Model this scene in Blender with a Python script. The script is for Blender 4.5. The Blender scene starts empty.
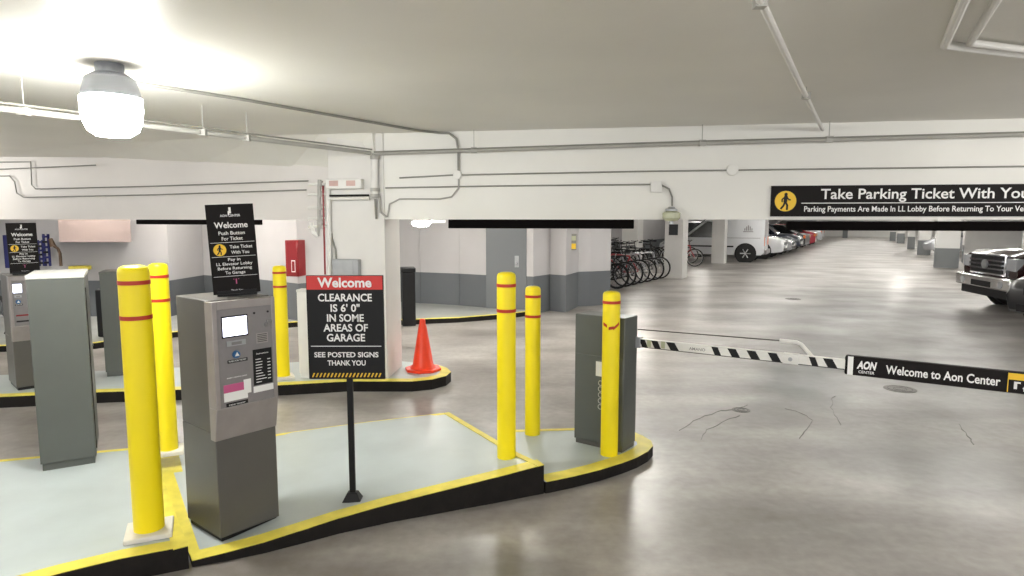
import bpy, bmesh, math, random
from mathutils import Vector, Matrix
random.seed(7)
C = bpy.context.scene.collection
PI = math.pi
# ------------------------------------------------------------------ camera model
F = 650.0; H = 1.84; A = math.atan(70 / F)
CA, SA = math.cos(A), math.sin(A)
def ray(px, py):
    a, b = (px - 512) / F, (288 - py) / F
    return Vector((a, CA + b * SA, -SA + b * CA))
def P(px, py, z=0.0):                       # point of the horizontal plane at height z seen at a pixel
    r = ray(px, py); t = (z - H) / r.z
    return Vector((r.x * t, r.y * t, z))
def zat(x, y, py):                          # height above (x, y) seen at row py
    b = (288 - py) / F
    # (v.U)/(v.F)=b with v=(x,y,h)
    h = (b * y * CA - y * SA) / (CA + b * SA)
    return H + h
def at_depth(px, py, y):
    r = ray(px, py); t = y / r.y
    return Vector((r.x * t, y, H + r.z * t))
def on_plane(px, py, p0, d):                # vertical plane through p0 with horizontal direction d
    n = Vector((-d.y, d.x, 0)); r = ray(px, py)
    o = Vector((0, 0, H)); t = (Vector((p0.x, p0.y, 0)) - o).dot(n) / r.dot(n)
    return o + r * t
def vpdir(px):                              # horizontal direction whose vanishing point is at column px
    v = Vector((px - 512, F / CA, 0)); return v.normalized()
TH = math.radians(30.5)
U = Vector((math.sin(TH), math.cos(TH), 0)); L = Vector((-math.cos(TH), math.sin(TH), 0))

# ------------------------------------------------------------------ materials
def mat(name, col, rough=0.5, metal=0.0, noise=0.0, nscale=6.0, bump=0.0, bscale=60.0, emit=0.0, coat=0.0, alpha=None, trans=0.0, rnoise=0.0):
    m = bpy.data.materials.new(name); m.use_nodes = True
    nt = m.node_tree; b = nt.nodes['Principled BSDF']
    b.inputs['Base Color'].default_value = (*col, 1); b.inputs['Roughness'].default_value = rough
    b.inputs['Metallic'].default_value = metal; b.inputs['Coat Weight'].default_value = coat
    b.inputs['Transmission Weight'].default_value = trans
    tc = nt.nodes.new('ShaderNodeTexCoord')
    if noise > 0 or rnoise > 0:
        n = nt.nodes.new('ShaderNodeTexNoise'); n.inputs['Scale'].default_value = nscale; n.inputs['Detail'].default_value = 6
        nt.links.new(tc.outputs['Object'], n.inputs['Vector'])
        if noise > 0:
            r = nt.nodes.new('ShaderNodeValToRGB'); r.color_ramp.elements[0].position = 0.3; r.color_ramp.elements[1].position = 0.7
            r.color_ramp.elements[0].color = (*[c * (1 - noise) for c in col], 1)
            r.color_ramp.elements[1].color = (*[min(1, c * (1 + noise * .5)) for c in col], 1)
            nt.links.new(n.outputs['Fac'], r.inputs['Fac']); nt.links.new(r.outputs['Color'], b.inputs['Base Color'])
        if rnoise > 0:
            mr = nt.nodes.new('ShaderNodeMapRange'); mr.inputs['To Min'].default_value = max(.02, rough - rnoise); mr.inputs['To Max'].default_value = rough + rnoise
            nt.links.new(n.outputs['Fac'], mr.inputs['Value']); nt.links.new(mr.outputs['Result'], b.inputs['Roughness'])
    if bump > 0:
        n2 = nt.nodes.new('ShaderNodeTexNoise'); n2.inputs['Scale'].default_value = bscale; n2.inputs['Detail'].default_value = 4
        bp = nt.nodes.new('ShaderNodeBump'); bp.inputs['Strength'].default_value = bump; bp.inputs['Distance'].default_value = 0.01
        nt.links.new(tc.outputs['Object'], n2.inputs['Vector']); nt.links.new(n2.outputs['Fac'], bp.inputs['Height']); nt.links.new(bp.outputs['Normal'], b.inputs['Normal'])
    if emit > 0:
        b.inputs['Emission Color'].default_value = (*col, 1); b.inputs['Emission Strength'].default_value = emit
    return m
STAINS = [(P(800, 375).x + .35, P(800, 375).y + .35, .55, 2.0, .18), (P(880, 320).x, P(880, 320).y, 2.6, 9.0, .34), (P(960, 450).x, P(960, 450).y, .9, .8, .6), (P(560, 540).x, P(560, 540).y, .45, .3, .6)]
def floor_mat():
    m = bpy.data.materials.new('polished_concrete'); m.use_nodes = True
    nt = m.node_tree; N = nt.nodes; K = nt.links; b = N['Principled BSDF']
    tc = N.new('ShaderNodeTexCoord')
    def noise(s, d=6, dist=0.0, sc=None):
        n = N.new('ShaderNodeTexNoise'); n.inputs['Scale'].default_value = s; n.inputs['Detail'].default_value = d; n.inputs['Distortion'].default_value = dist
        if sc:
            mp = N.new('ShaderNodeMapping'); mp.inputs['Scale'].default_value = sc; mp.inputs['Rotation'].default_value = (0, 0, .12)
            K.new(tc.outputs['Object'], mp.inputs['Vector']); K.new(mp.outputs['Vector'], n.inputs['Vector'])
        else: K.new(tc.outputs['Object'], n.inputs['Vector'])
        return n
    def ramp(n, p0, c0, p1, c1):
        r = N.new('ShaderNodeValToRGB'); e = r.color_ramp.elements
        e[0].position, e[1].position = p0, p1; e[0].color = (*c0, 1); e[1].color = (*c1, 1)
        K.new(n.outputs['Fac'], r.inputs['Fac']); return r
    a = ramp(noise(.55, 5), .30, (.32, .30, .286), .70, (.53, .51, .49))
    s = ramp(noise(1.6, 6, 0.0, (.22, .9, 1)), .36, (.50, .475, .46), .62, (1, 1, 1))  # streaks across the lane: light and dark reflection bands painted into the colour
    g = ramp(noise(14, 6), .3, (.86, .85, .83), .7, (1.06, 1.06, 1.05))
    c = ramp(noise(.9, 7), .44, (1, 1, 1), .58, (.80, .785, .77))
    cur = a
    for x in (s, g, c):
        mx = N.new('ShaderNodeMix'); mx.data_type = 'RGBA'; mx.blend_type = 'MULTIPLY'; mx.inputs['Factor'].default_value = 1 if x is not s else .8
        K.new(cur.outputs[2] if cur.bl_idname == 'ShaderNodeMix' else cur.outputs['Color'], mx.inputs['A']); K.new(x.outputs['Color'], mx.inputs['B']); cur = mx
    # worn dark wheel track and oil stain crossing the lane under the boom
    for cx_, cy_, rx, ry, amt in STAINS:
        mp = N.new('ShaderNodeMapping'); mp.vector_type = 'TEXTURE'; mp.inputs['Location'].default_value = (cx_, cy_, 0); mp.inputs['Rotation'].default_value = (0, 0, -TH); mp.inputs['Scale'].default_value = (rx, ry, 1)
        nz = noise(1.3, 6); av = N.new('ShaderNodeVectorMath'); av.operation = 'MULTIPLY_ADD'; av.inputs[1].default_value = (.7, .7, 0)
        K.new(nz.outputs['Color'], av.inputs[0]); K.new(tc.outputs['Object'], av.inputs[2]); K.new(av.outputs[0], mp.inputs['Vector'])
        ln = N.new('ShaderNodeVectorMath'); ln.operation = 'LENGTH'; K.new(mp.outputs['Vector'], ln.inputs[0])
        m_ = N.new('ShaderNodeMapRange'); m_.inputs['From Min'].default_value = .35; m_.inputs['From Max'].default_value = 1.1; m_.inputs['To Min'].default_value = amt; m_.inputs['To Max'].default_value = 1
        K.new(ln.outputs['Value'], m_.inputs['Value'])
        mx = N.new('ShaderNodeMix'); mx.data_type = 'RGBA'; mx.blend_type = 'MULTIPLY'; mx.inputs['Factor'].default_value = 1
        K.new(cur.outputs[2], mx.inputs['A']); K.new(m_.outputs['Result'], mx.inputs['B']); cur = mx
    K.new(cur.outputs[2], b.inputs['Base Color'])
    rn = noise(.8, 4)
    mr = N.new('ShaderNodeMapRange'); mr.inputs['From Min'].default_value = .35; mr.inputs['From Max'].default_value = .65
    mr.inputs['To Min'].default_value = .29; mr.inputs['To Max'].default_value = .44
    K.new(rn.outputs['Fac'], mr.inputs['Value']); K.new(mr.outputs['Result'], b.inputs['Roughness'])
    bn = noise(4, 2); bp = N.new('ShaderNodeBump'); bp.inputs['Strength'].default_value = .12; bp.inputs['Distance'].default_value = .02
    K.new(bn.outputs['Fac'], bp.inputs['Height']); K.new(bp.outputs['Normal'], b.inputs['Normal'])
    b.inputs['Specular IOR Level'].default_value = .65
    return m
def wall_mat(name, up, lo, zs=.73, rough=.55):
    m = mat(name, up, rough); nt = m.node_tree; b = nt.nodes['Principled BSDF']
    g = nt.nodes.new('ShaderNodeNewGeometry'); sp = nt.nodes.new('ShaderNodeSeparateXYZ'); gt = nt.nodes.new('ShaderNodeMath'); gt.operation = 'GREATER_THAN'; gt.inputs[1].default_value = zs
    mx = nt.nodes.new('ShaderNodeMix'); mx.data_type = 'RGBA'
    mx.inputs['A'].default_value = (*lo, 1); mx.inputs['B'].default_value = (*up, 1)
    nt.links.new(g.outputs['Position'], sp.inputs[0]); nt.links.new(sp.outputs['Z'], gt.inputs[0]); nt.links.new(gt.outputs[0], mx.inputs['Factor'])
    n = nt.nodes.new('ShaderNodeTexNoise'); n.inputs['Scale'].default_value = 1.3; n.inputs['Detail'].default_value = 6
    mr = nt.nodes.new('ShaderNodeMapRange'); mr.inputs['To Min'].default_value = .85; mr.inputs['To Max'].default_value = 1.08
    m2 = nt.nodes.new('ShaderNodeMix'); m2.data_type = 'RGBA'; m2.blend_type = 'MULTIPLY'; m2.inputs['Factor'].default_value = 1
    nt.links.new(g.outputs['Position'], n.inputs['Vector']); nt.links.new(n.outputs['Fac'], mr.inputs['Value'])
    nt.links.new(mx.outputs[2], m2.inputs['A']); nt.links.new(mr.outputs['Result'], m2.inputs['B']); nt.links.new(m2.outputs[2], b.inputs['Base Color'])
    return m
M = dict(
    floor=floor_mat(),
    ceiling=mat('ceiling_paint', (.80, .785, .73), .42, noise=.06, nscale=.8, bump=.1, bscale=25),
    beam=mat('beam_paint', (.82, .81, .77), .5, noise=.05, nscale=1.2, bump=.06, bscale=20),
    beam_l=mat('warm_white_wall_paint', (.78, .745, .72), .5, noise=.05, nscale=1.2, bump=.06, bscale=20),
    wall=wall_mat('two_tone_wall_paint', (.50, .485, .49), (.13, .14, .15)),
    colw=wall_mat('two_tone_column_paint', (.72, .71, .69), (.19, .20, .205)),
    white_col=mat('white_column_paint', (.74, .725, .70), .5, noise=.05, nscale=2),
    island=mat('island_grey_paint', (.50, .56, .565), .36, noise=.12, nscale=2.2, rnoise=.1, bump=.08, bscale=30),
    walk=mat('walkway_concrete', (.33, .34, .33), .5, noise=.15, nscale=2),
    curb=mat('black_curb_paint', (.010, .008, .007), .55, noise=.4, nscale=9, bump=.3, bscale=40),
    ypaint=mat('yellow_edge_paint', (.86, .74, .10), .5, noise=.16, nscale=9),
    yellow=mat('yellow_plastic_sleeve', (.98, .79, .002), .42, noise=.03, nscale=4),
    red_tape=mat('red_tape', (.50, .035, .012), .45),
    plate=mat('white_base_paint', (.80, .77, .70), .5, noise=.08, nscale=12),
    cab=mat('taupe_cabinet_paint', (.105, .10, .09), .38, noise=.07, nscale=5, bump=.04, bscale=200),
    cab2=mat('grey_green_cabinet_paint', (.098, .106, .096), .42, noise=.07, nscale=4, bump=.04, bscale=200),
    lid_glare=mat('glare_cabinet_lid', (.66, .66, .63), .35),  # pale lid tone has the ceiling lamp's glare painted in
    alu=mat('brushed_aluminium', (.36, .33, .32), .38, metal=.35, noise=.08, nscale=12),
    panel=mat('panel_grey', (.25, .235, .24), .42, metal=.2, noise=.06, nscale=20),
    screen=mat('lit_screen', (.80, .82, 1.0), .3, emit=1.6),
    black=mat('black_plastic', (.008, .008, .009), .5),
    blackm=mat('black_sign_face', (.010, .008, .008), .65),
    bar=mat('black_padding', (.004, .003, .003), .95),
    white=mat('white_print', (.86, .86, .85), .5),
    offw=mat('white_metal', (.78, .77, .74), .42, noise=.05, nscale=8),
    red=mat('red_sign_face', (.62, .035, .03), .45),
    redcab=mat('red_enamel', (.24, .010, .013), .35),
    pinkp=mat('pink_print', (.55, .10, .25), .5),
    blue=mat('blue_print', (.03, .13, .30), .4),
    navy=mat('navy_blue_paint', (.012, .014, .11), .5),
    amber=mat('amber_sign_print', (.88, .56, .03), .5),
    orange=mat('orange_cone_rubber', (.95, .055, .010), .42, noise=.08, nscale=10),
    pipe=mat('painted_pipe', (.42, .41, .38), .42, noise=.06, nscale=6),
    pipe_d=mat('grey_pipe', (.25, .245, .22), .45, noise=.12, nscale=6),
    pinkpipe=mat('pale_pink_pipe', (.62, .42, .38), .45, noise=.15, nscale=8),
    globe=mat('lit_lamp_glass', (1.0, .99, .95), .3, emit=50),
    tube=mat('lit_tube_glass', (1.0, .98, .93), .3, emit=15),
    lamp2=mat('lit_garage_lamp_glass', (1.0, .97, .90), .3, emit=40),
    lampcap=mat('grey_lamp_housing', (.20, .21, .23), .45),
    glassy=mat('greenish_lamp_glass', (.50, .52, .36), .2),
    door=mat('grey_door_paint', (.15, .16, .17), .45),
    rubber=mat('tyre_rubber', (.012, .012, .012), .7),
    rim=mat('alloy_rim', (.45, .45, .46), .3, metal=.8),
    chrome=mat('chrome', (.7, .7, .72), .12, metal=1.0),
    glass=mat('dark_car_glass', (.006, .007, .008), .2),
    pwhite=mat('white_car_paint', (.70, .71, .73), .25, coat=.7),
    pblack=mat('black_car_paint', (.006, .006, .007), .3, coat=.4),
    pblue=mat('dark_blue_car_paint', (.012, .02, .045), .2, coat=1.0),
    pmaroon=mat('maroon_car_paint', (.022, .003, .004), .16, coat=1.0),
    pred=mat('red_car_paint', (.40, .02, .04), .2, coat=.9),
    psilver=mat('silver_car_paint', (.42, .43, .45), .25, metal=.5, coat=.7),
    lens=mat('headlamp_lens', (.40, .41, .43), .1, coat=1),
    olens=mat('amber_lens', (.75, .16, .03), .2, coat=1),
    manhole=mat('cast_iron_cover', (.14, .13, .12), .5, metal=.3, noise=.3, nscale=30),
    wood=mat('brown_wood_handle', (.10, .06, .035), .6),
    steel=mat('galvanised_steel', (.42, .43, .44), .4, metal=.6, noise=.1, nscale=10),
    pinksoff=mat('pink_beige_paint', (.27, .21, .195), .55, noise=.05, nscale=2),
    bfr1=mat('bicycle_red_paint', (.42, .05, .06), .35), bfr2=mat('bicycle_black_paint', (.02, .02, .022), .35),
    bfr3=mat('bicycle_silver_paint', (.4, .4, .42), .35, metal=.5),
)
for _k, _s in (('blackm', .2), ('bar', .1), ('black', .3), ('curb', .25)):
    M[_k].node_tree.nodes['Principled BSDF'].inputs['Specular IOR Level'].default_value = _s
# ------------------------------------------------------------------ mesh builder
class MB:
    def __init__(s): s.bm = bmesh.new(); s.mats = []
    def mi(s, m):
        m = M[m] if isinstance(m, str) else m
        if m not in s.mats: s.mats.append(m)
        return s.mats.index(m)
    def _f(s, vs, k):
        try: f = s.bm.faces.new(vs); f.material_index = k; return f
        except ValueError: return None
    def hexa(s, pts, m):                    # 8 points: bottom ring 0-3, top ring 4-7
        k = s.mi(m); v = [s.bm.verts.new(p) for p in pts]
        for q in ((3, 2, 1, 0), (4, 5, 6, 7), (0, 1, 5, 4), (1, 2, 6, 5), (2, 3, 7, 6), (3, 0, 4, 7)): s._f([v[i] for i in q], k)
        return s
    def box(s, x0, x1, y0, y1, z0, z1, m, T=None):
        pts = [Vector(p) for p in ((x0, y0, z0), (x1, y0, z0), (x1, y1, z0), (x0, y1, z0), (x0, y0, z1), (x1, y0, z1), (x1, y1, z1), (x0, y1, z1))]
        if T: pts = [T @ p for p in pts]
        return s.hexa(pts, m)
    def prism(s, poly, z0, z1, m, mside=None, T=None):   # poly of (x, y) or Vectors; z numbers or lists
        n = len(poly); k = s.mi(m); ks = s.mi(mside) if mside else k
        zz0 = z0 if isinstance(z0, (list, tuple)) else [z0] * n; zz1 = z1 if isinstance(z1, (list, tuple)) else [z1] * n
        a = [Vector((p[0], p[1], zz0[i])) for i, p in enumerate(poly)]; b = [Vector((p[0], p[1], zz1[i])) for i, p in enumerate(poly)]
        if T: a = [T @ p for p in a]; b = [T @ p for p in b]
        a = [s.bm.verts.new(p) for p in a]; b = [s.bm.verts.new(p) for p in b]
        s._f(a[::-1], ks); s._f(b, k)
        for i in range(n): s._f([a[i], a[(i + 1) % n], b[(i + 1) % n], b[i]], ks)
        return s
    def tube(s, pts, r, m, seg=10, cap=True):
        k = s.mi(m); pts = [Vector(p) for p in pts]; n = len(pts); rings = []
        rr = r if isinstance(r, (list, tuple)) else [r] * n; up = None
        for i, p in enumerate(pts):
            d = (pts[min(i + 1, n - 1)] - pts[max(i - 1, 0)]).normalized()
            if up is None: up = d.orthogonal().normalized()
            up = (up - d * up.dot(d)); up = up.normalized() if up.length > 1e-6 else d.orthogonal().normalized()
            w = d.cross(up)
            rings.append([s.bm.verts.new(p + (up * math.cos(2 * PI * j / seg) + w * math.sin(2 * PI * j / seg)) * rr[i]) for j in range(seg)])
        for i in range(n - 1):
            for j in range(seg): s._f([rings[i][j], rings[i][(j + 1) % seg], rings[i + 1][(j + 1) % seg], rings[i + 1][j]], k)
        if cap: s._f(rings[0][::-1], k); s._f(rings[-1], k)
        return s
    def lathe(s, prof, m, seg=24, c=(0, 0, 0), axis='z', T=None):   # prof of (r, h)
        k = s.mi(m); rings = []
        def pt(r, h, a):
            x, y = r * math.cos(a), r * math.sin(a)
            p = Vector((x, y, h)) if axis == 'z' else (Vector((h, x, y)) if axis == 'x' else Vector((y, h, x)))
            p = p + Vector(c); return T @ p if T else p
        for r, h in prof:
            rings.append([s.bm.verts.new(pt(0, h, 0))] if r < 1e-6 else [s.bm.verts.new(pt(r, h, 2 * PI * j / seg)) for j in range(seg)])
        for a, b in zip(rings, rings[1:]):
            for j in range(seg):
                q = [a[j % len(a)], a[(j + 1) % len(a)], b[(j + 1) % len(b)], b[j % len(b)]]
                q = [v for i, v in enumerate(q) if v not in q[:i]]
                if len(q) > 2: s._f(q, k)
        if len(rings[0]) > 1: s._f(rings[0][::-1], k)
        if len(rings[-1]) > 1: s._f(rings[-1], k)
        return s
    def torus(s, c, R, r, m, axis='y', seg=28, sub=7, T=None):
        k = s.mi(m); g = []
        for i in range(seg):
            a = 2 * PI * i / seg; row = []
            for j in range(sub):
                b = 2 * PI * j / sub; q = R + r * math.cos(b)
                p = Vector((q * math.cos(a), r * math.sin(b), q * math.sin(a))) if axis == 'y' else Vector((q * math.cos(a), q * math.sin(a), r * math.sin(b)))
                p += Vector(c)
                row.append(s.bm.verts.new(T @ p if T else p))
            g.append(row)
        for i in range(seg):
            for j in range(sub): s._f([g[i][j], g[(i + 1) % seg][j], g[(i + 1) % seg][(j + 1) % sub], g[i][(j + 1) % sub]], k)
        return s
def finish(s, name, parent=None, loc=None, bevel=0.0, label=None, rz=0.0, smooth=True):
    bmesh.ops.recalc_face_normals(s.bm, faces=s.bm.faces)
    if smooth:
        for f in s.bm.faces: f.smooth = True
        for e in s.bm.edges:
            if len(e.link_faces) != 2 or e.calc_face_angle(0) > .62: e.smooth = False
    me = bpy.data.meshes.new(name); s.bm.to_mesh(me); s.bm.free()
    for m in s.mats: me.materials.append(m)
    o = bpy.data.objects.new(name, me); C.objects.link(o)
    if parent: o.parent = parent
    if loc is not None: o.location = loc
    o.rotation_euler.z = rz
    if bevel > 0:
        b = o.modifiers.new('bevel', 'BEVEL'); b.width = bevel; b.segments = 2; b.limit_method = 'ANGLE'; b.angle_limit = math.radians(40)
    if label: o['label'] = label
    return o
MB.done = finish
def thing(name, label, cat, loc=(0, 0, 0), rz=0.0, group=None):
    o = bpy.data.objects.new(name, None); C.objects.link(o); o.location = loc; o.rotation_euler = (0, 0, rz); o.empty_display_size = .1
    o['label'] = label; o['category'] = cat
    if group: o['group'] = group
    return o
def tag(o, label, cat, group=None):
    o['label'] = label; o['category'] = cat
    if group: o['group'] = group
    return o
def struct(o, label=None):
    o['kind'] = 'structure'
    if label: o['label'] = label
    return o
def dup(root, loc, rz, label=None, group=None):
    r = root.copy(); C.objects.link(r); r.location = loc; r.rotation_euler = (0, 0, rz)
    if label: r['label'] = label
    if group: r['group'] = group
    for ch in list(root.children):
        c = ch.copy(); C.objects.link(c); c.parent = r
        for g in list(ch.children):
            d = g.copy(); C.objects.link(d); d.parent = c
    return r
# lettering: real text turned into mesh, lying on a board that faces local -Y
def text(mb, s, size, x, z, y, m='white', align='CENTER', width=None, bold=.010, T=None, shear=0.0, depth=.0006):
    cu = bpy.data.curves.new('t', 'FONT'); cu.body = s; cu.size = size; cu.align_x = align; cu.extrude = depth; cu.offset = bold * size; cu.resolution_u = 3; cu.shear = shear
    ob = bpy.data.objects.new('t', cu); C.objects.link(ob)
    dg = bpy.context.evaluated_depsgraph_get(); me = bpy.data.meshes.new_from_object(ob.evaluated_get(dg))
    xs = [v.co.x for v in me.vertices]; k = mb.mi(m); sx = 1.0
    if width and xs: sx = width / (max(xs) - min(xs))
    cx = (max(xs) + min(xs)) / 2 if align == 'CENTER' else min(xs)
    vs = []
    for v in me.vertices:
        p = Vector(((v.co.x - cx) * sx + x, y - v.co.z, v.co.y + z)); vs.append(mb.bm.verts.new(T @ p if T else p))
    for f in me.polygons: mb._f([vs[i] for i in f.vertices], k)
    bpy.data.objects.remove(ob); bpy.data.curves.remove(cu); bpy.data.meshes.remove(me)
def walker(mb, cx, cz, R, y, fg='black', bg='amber', ring='black'):
    mb.lathe([(0, 0), (R, 0), (R, .002), (0, .002)], ring, 28, (cx, y - .002, cz), 'y')
    mb.lathe([(0, 0), (R * .93, 0), (R * .93, .001), (0, .001)], bg, 28, (cx, y - .0032, cz), 'y')
    yy = y - .0038
    def q(pts, w):
        for (a, b), (c, d) in zip(pts, pts[1:]):
            p, r = Vector((a, 0, b)) * R, Vector((c, 0, d)) * R; n = Vector((-(r - p).z, 0, (r - p).x)).normalized() * w * R
            e = (r - p).normalized() * w * R * .5
            mb._f([mb.bm.verts.new(Vector((cx, yy, cz)) + v) for v in (p - n - e, r - n + e, r + n + e, p + n - e)], mb.mi(fg))
    mb.lathe([(0, 0), (R * .15, 0), (R * .15, .0008), (0, .0008)], fg, 14, (cx + .02 * R, y - .0041, cz + .62 * R), 'y')
    q([(.02, .42), (-.02, -.02)], .16); q([(-.02, -.05), (.16, -.38), (.14, -.75)], .085); q([(-.04, -.05), (-.16, -.40), (-.38, -.68)], .085)
    q([(.08, .38), (.30, .12), (.42, .12)], .06); q([(-.06, .38), (-.30, .16), (-.30, -.06)], .06)

# ------------------------------------------------------------------ shell
COLZ = .11
cF = P(388, 378, COLZ)                       # front right foot of the column
BD = vpdir(-3268)                            # beam direction, pointing left and away
zc = 2.72
fl = MB(); g = 60
fl.box(-40, 70, -9, 92, -.1, 0, 'floor'); struct(fl.done('floor', smooth=False))
# ceiling slab
ce = MB(); ce.box(-40, 70, -9, 92, zc, zc + .2, 'ceiling'); struct(ce.done('ceiling', smooth=False))
# right beam
def beam(p0, p1, thick, z0, m, name):
    d = (p1 - p0).normalized(); n = Vector((-d.y, d.x, 0))
    if n.y < 0: n = -n
    b = MB(); q = [p0, p1, p1 + n * thick, p0 + n * thick]
    b.prism([(v.x, v.y) for v in q], z0, zc + .02, m); return struct(b.done(name, smooth=False))
zb = 1.825
b0 = Vector((cF.x, cF.y, 0)) + BD * .08; b1 = Vector((cF.x, cF.y, 0)) - BD * 12
beam(b0, b1, .38, zb, 'beam', 'wall_front')
# left beam
colL = on_plane(333, 378, cF, BD); LD = vpdir(-1000)
l0 = Vector((colL.x, colL.y, 0)) + Vector((.25, .02, 0)); l1 = l0 + LD * 16
beam(l1, l0, .35, zb - .005, 'beam_l', 'wall_left')
# sloping soffit between the ceiling and the left beam
ha = MB(); k = ha.mi('ceiling')
lo = [on_plane(x, y, l0, LD) for x, y in ((0, 154), (100, 158), (200, 163), (290, 168), (330, 171))]
ext = [.5, .5, .45, .35, .16]
lo.append(on_plane(376, 176, cF, BD) + Vector((0, -.03, 0))); ext.append(.04)
nrm = Vector((LD.y, -LD.x, 0)); nrm = nrm if nrm.y < 0 else -nrm
up = [Vector((p.x, p.y, zc - .001)) + nrm * e for p, e in zip(lo, ext)]
bk = [Vector((p.x, p.y, zc + .05)) - nrm * .02 for p in lo]; lo = [Vector((p.x, p.y, min(p.z, zc - .01))) - nrm * .02 for p in lo]
for i in range(5):
    ha.hexa([lo[i], lo[i + 1], bk[i + 1], bk[i], up[i], up[i + 1], bk[i + 1] + Vector((0, 0, .01)), bk[i] + Vector((0, 0, .01))], 'ceiling')
struct(ha.done('trim_1', smooth=False), 'sloping soffit where the ceiling meets the left beam')
# column
def column(px0, px1, base, z=0, m='colw', size=None, rot=TH, name='wall_column', top=None):
    a, b = P(px0, base, z), P(px1, base, z); w = size or (b - a).length * .75
    c = (a + b) / 2; s2 = w / 2; r = Matrix.Rotation(-rot, 4, 'Z'); mb = MB()
    c = c + Vector((c.x, c.y, 0)).normalized() * s2
    poly = [r @ Vector(q) for q in ((-s2, -s2, 0), (s2, -s2, 0), (s2, s2, 0), (-s2, s2, 0))]
    mb.prism([(q.x, q.y) for q in poly], 0, (top or zc + .02) - z, m)
    return struct(mb.done(name, loc=(c.x, c.y, z), smooth=False))
mb = MB(); f0 = on_plane(335, 378, cF, BD); f1 = Vector((cF.x, cF.y, 0)); rb = P(402, 366, COLZ)
nb = Vector((rb.x, rb.y, 0)) - f1
q = [Vector((f0.x, f0.y, 0)) - Vector((0, .02, 0)), f1 - Vector((0, .02, 0)), f1 + nb, Vector((f0.x, f0.y, 0)) + nb]
mb.prism([(v.x, v.y) for v in q], 0, zc + .02, 'white_col'); struct(mb.done('wall_pillar', smooth=False), 'white square pillar on the far kerb island')

# walls of the back bays
def wall_poly(pts, name, m='wall', th=.12, ztop=None, z0=0):
    b = MB(); pts = [Vector((p.x, p.y, 0)) for p in pts]
    k = b.mi(m); n = len(pts); zt = ztop or zc + .02; rows = []
    for i, p in enumerate(pts):
        back = p + Vector((p.x, p.y, 0)).normalized() * th
        rows.append([b.bm.verts.new((v.x, v.y, z)) for v, z in ((p, z0), (p, zt), (back, zt), (back, z0))])
    for i in range(n - 1):
        for j in range(4): b._f([rows[i][j], rows[i + 1][j], rows[i + 1][(j + 1) % 4], rows[i][(j + 1) % 4]], k)
    b._f(rows[0], k); b._f(rows[-1][::-1], k)
    return struct(b.done(name, smooth=False))
wall_poly([P(-260, 318), P(60, 321), P(172, 321), P(206, 312), P(256, 318), P(300, 326), P(330, 322), P(362, 310), P(400, 306), P(459, 309.5), P(486, 312), P(526, 313.5)], 'wall_back')
wall_poly([P(526, 314), P(533, 314.5), P(550, 310.5)], 'wall_bay')
wall_poly([P(550, 310.8), P(565.5, 312.5)], 'wall_pier')
wall_poly([P(565.5, 312.3), P(578, 306.5), P(590, 306), P(610, 304.5)], 'wall_side', th=.25)
e0, e1 = P(609.5, 304.5), P(603, 261)
wall_poly([e0, e1], 'wall_return')
wl0 = P(603, 261); wall_poly([wl0, wl0 + U * 60], 'wall_left_far')
far = P(845, 236.5); wall_poly([far + L * 14, far - L * 14], 'wall_end', m='white_col')
wr = P(963, 265.5); wall_poly([wr, P(1110, 268)], 'wall_right', m='white_col')
wall_poly([wr + Vector((.3, .3, 0)), wr + Vector((.3, .3, 0)) + U * 2], 'wall_right_return')
# columns
column(665, 685.5, 278.5, m='white_col', size=.56, name='wall_column_bikes')
column(711, 726.5, 263.5, m='white_col', size=.5, name='wall_column_van')
column(623, 641, 266.5, m='white_col', size=.62, name='wall_column_bay')
for i, (a, b, c) in enumerate(((932, 959, 268), (916, 931, 255), (906.5, 915, 249), (896, 905, 243.5), (889, 896, 241))):
    column(a, b, c, name='wall_column_right')
column(1017, 1052, 313, m='white_col', name='wall_column_edge')
column(842, 848, 238, m='colw', name='wall_column_end')
# door in the back bay
dd = (P(525.3, 313.6) - P(486, 312)).normalized(); dp = P(486, 312)
w = (P(525.3, 313.6) - dp).length; ang = math.atan2(dd.y, dd.x)
dr = thing('door_1', 'grey door in the back wall', 'door'); dr['kind'] = 'structure'; dr.location = dp - Vector((dp.x, dp.y, 0)).normalized() * .012; dr.rotation_euler.z = ang; del dr['category']
MB().box(0.02, w - .02, -.045, -.0, .01, 2.12, 'door').done('door_leaf', dr, smooth=False)
MB().box(w - .02, w + .03, -.055, 0, .01, 2.18, 'door').done('door_frame', dr, smooth=False)
hb = MB(); hb.lathe([(0, 0), (.028, 0), (.03, .02), (.015, .045), (0, .045)], 'chrome', 12, (w - .16, -.09, .97), 'y'); hb.box(w - .20, w - .12, -.052, -.04, .9, 1.12, 'steel'); hb.done('door_handle', dr)
# pale doorway panel in the white wall (left bay)
pa = P(459, 309.5); pb = P(420, 307.3); pd = (pa - pb).normalized()
fr = MB()
for (s0, s1, z0, z1) in ((0, .045, 0, 2.0), ((pa - pb).length, (pa - pb).length + .045, 0, 2.0), (0, (pa - pb).length, 1.66, 1.70)):
    fr.box(s0, s1 - .025, -.015, 0, z0, z1, 'wall')
struct(fr.done('trim_2', loc=pb - Vector((pb.x, pb.y, 0)).normalized() * .005, rz=math.atan2(pd.y, pd.x)), 'white frame on the back wall')
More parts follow.
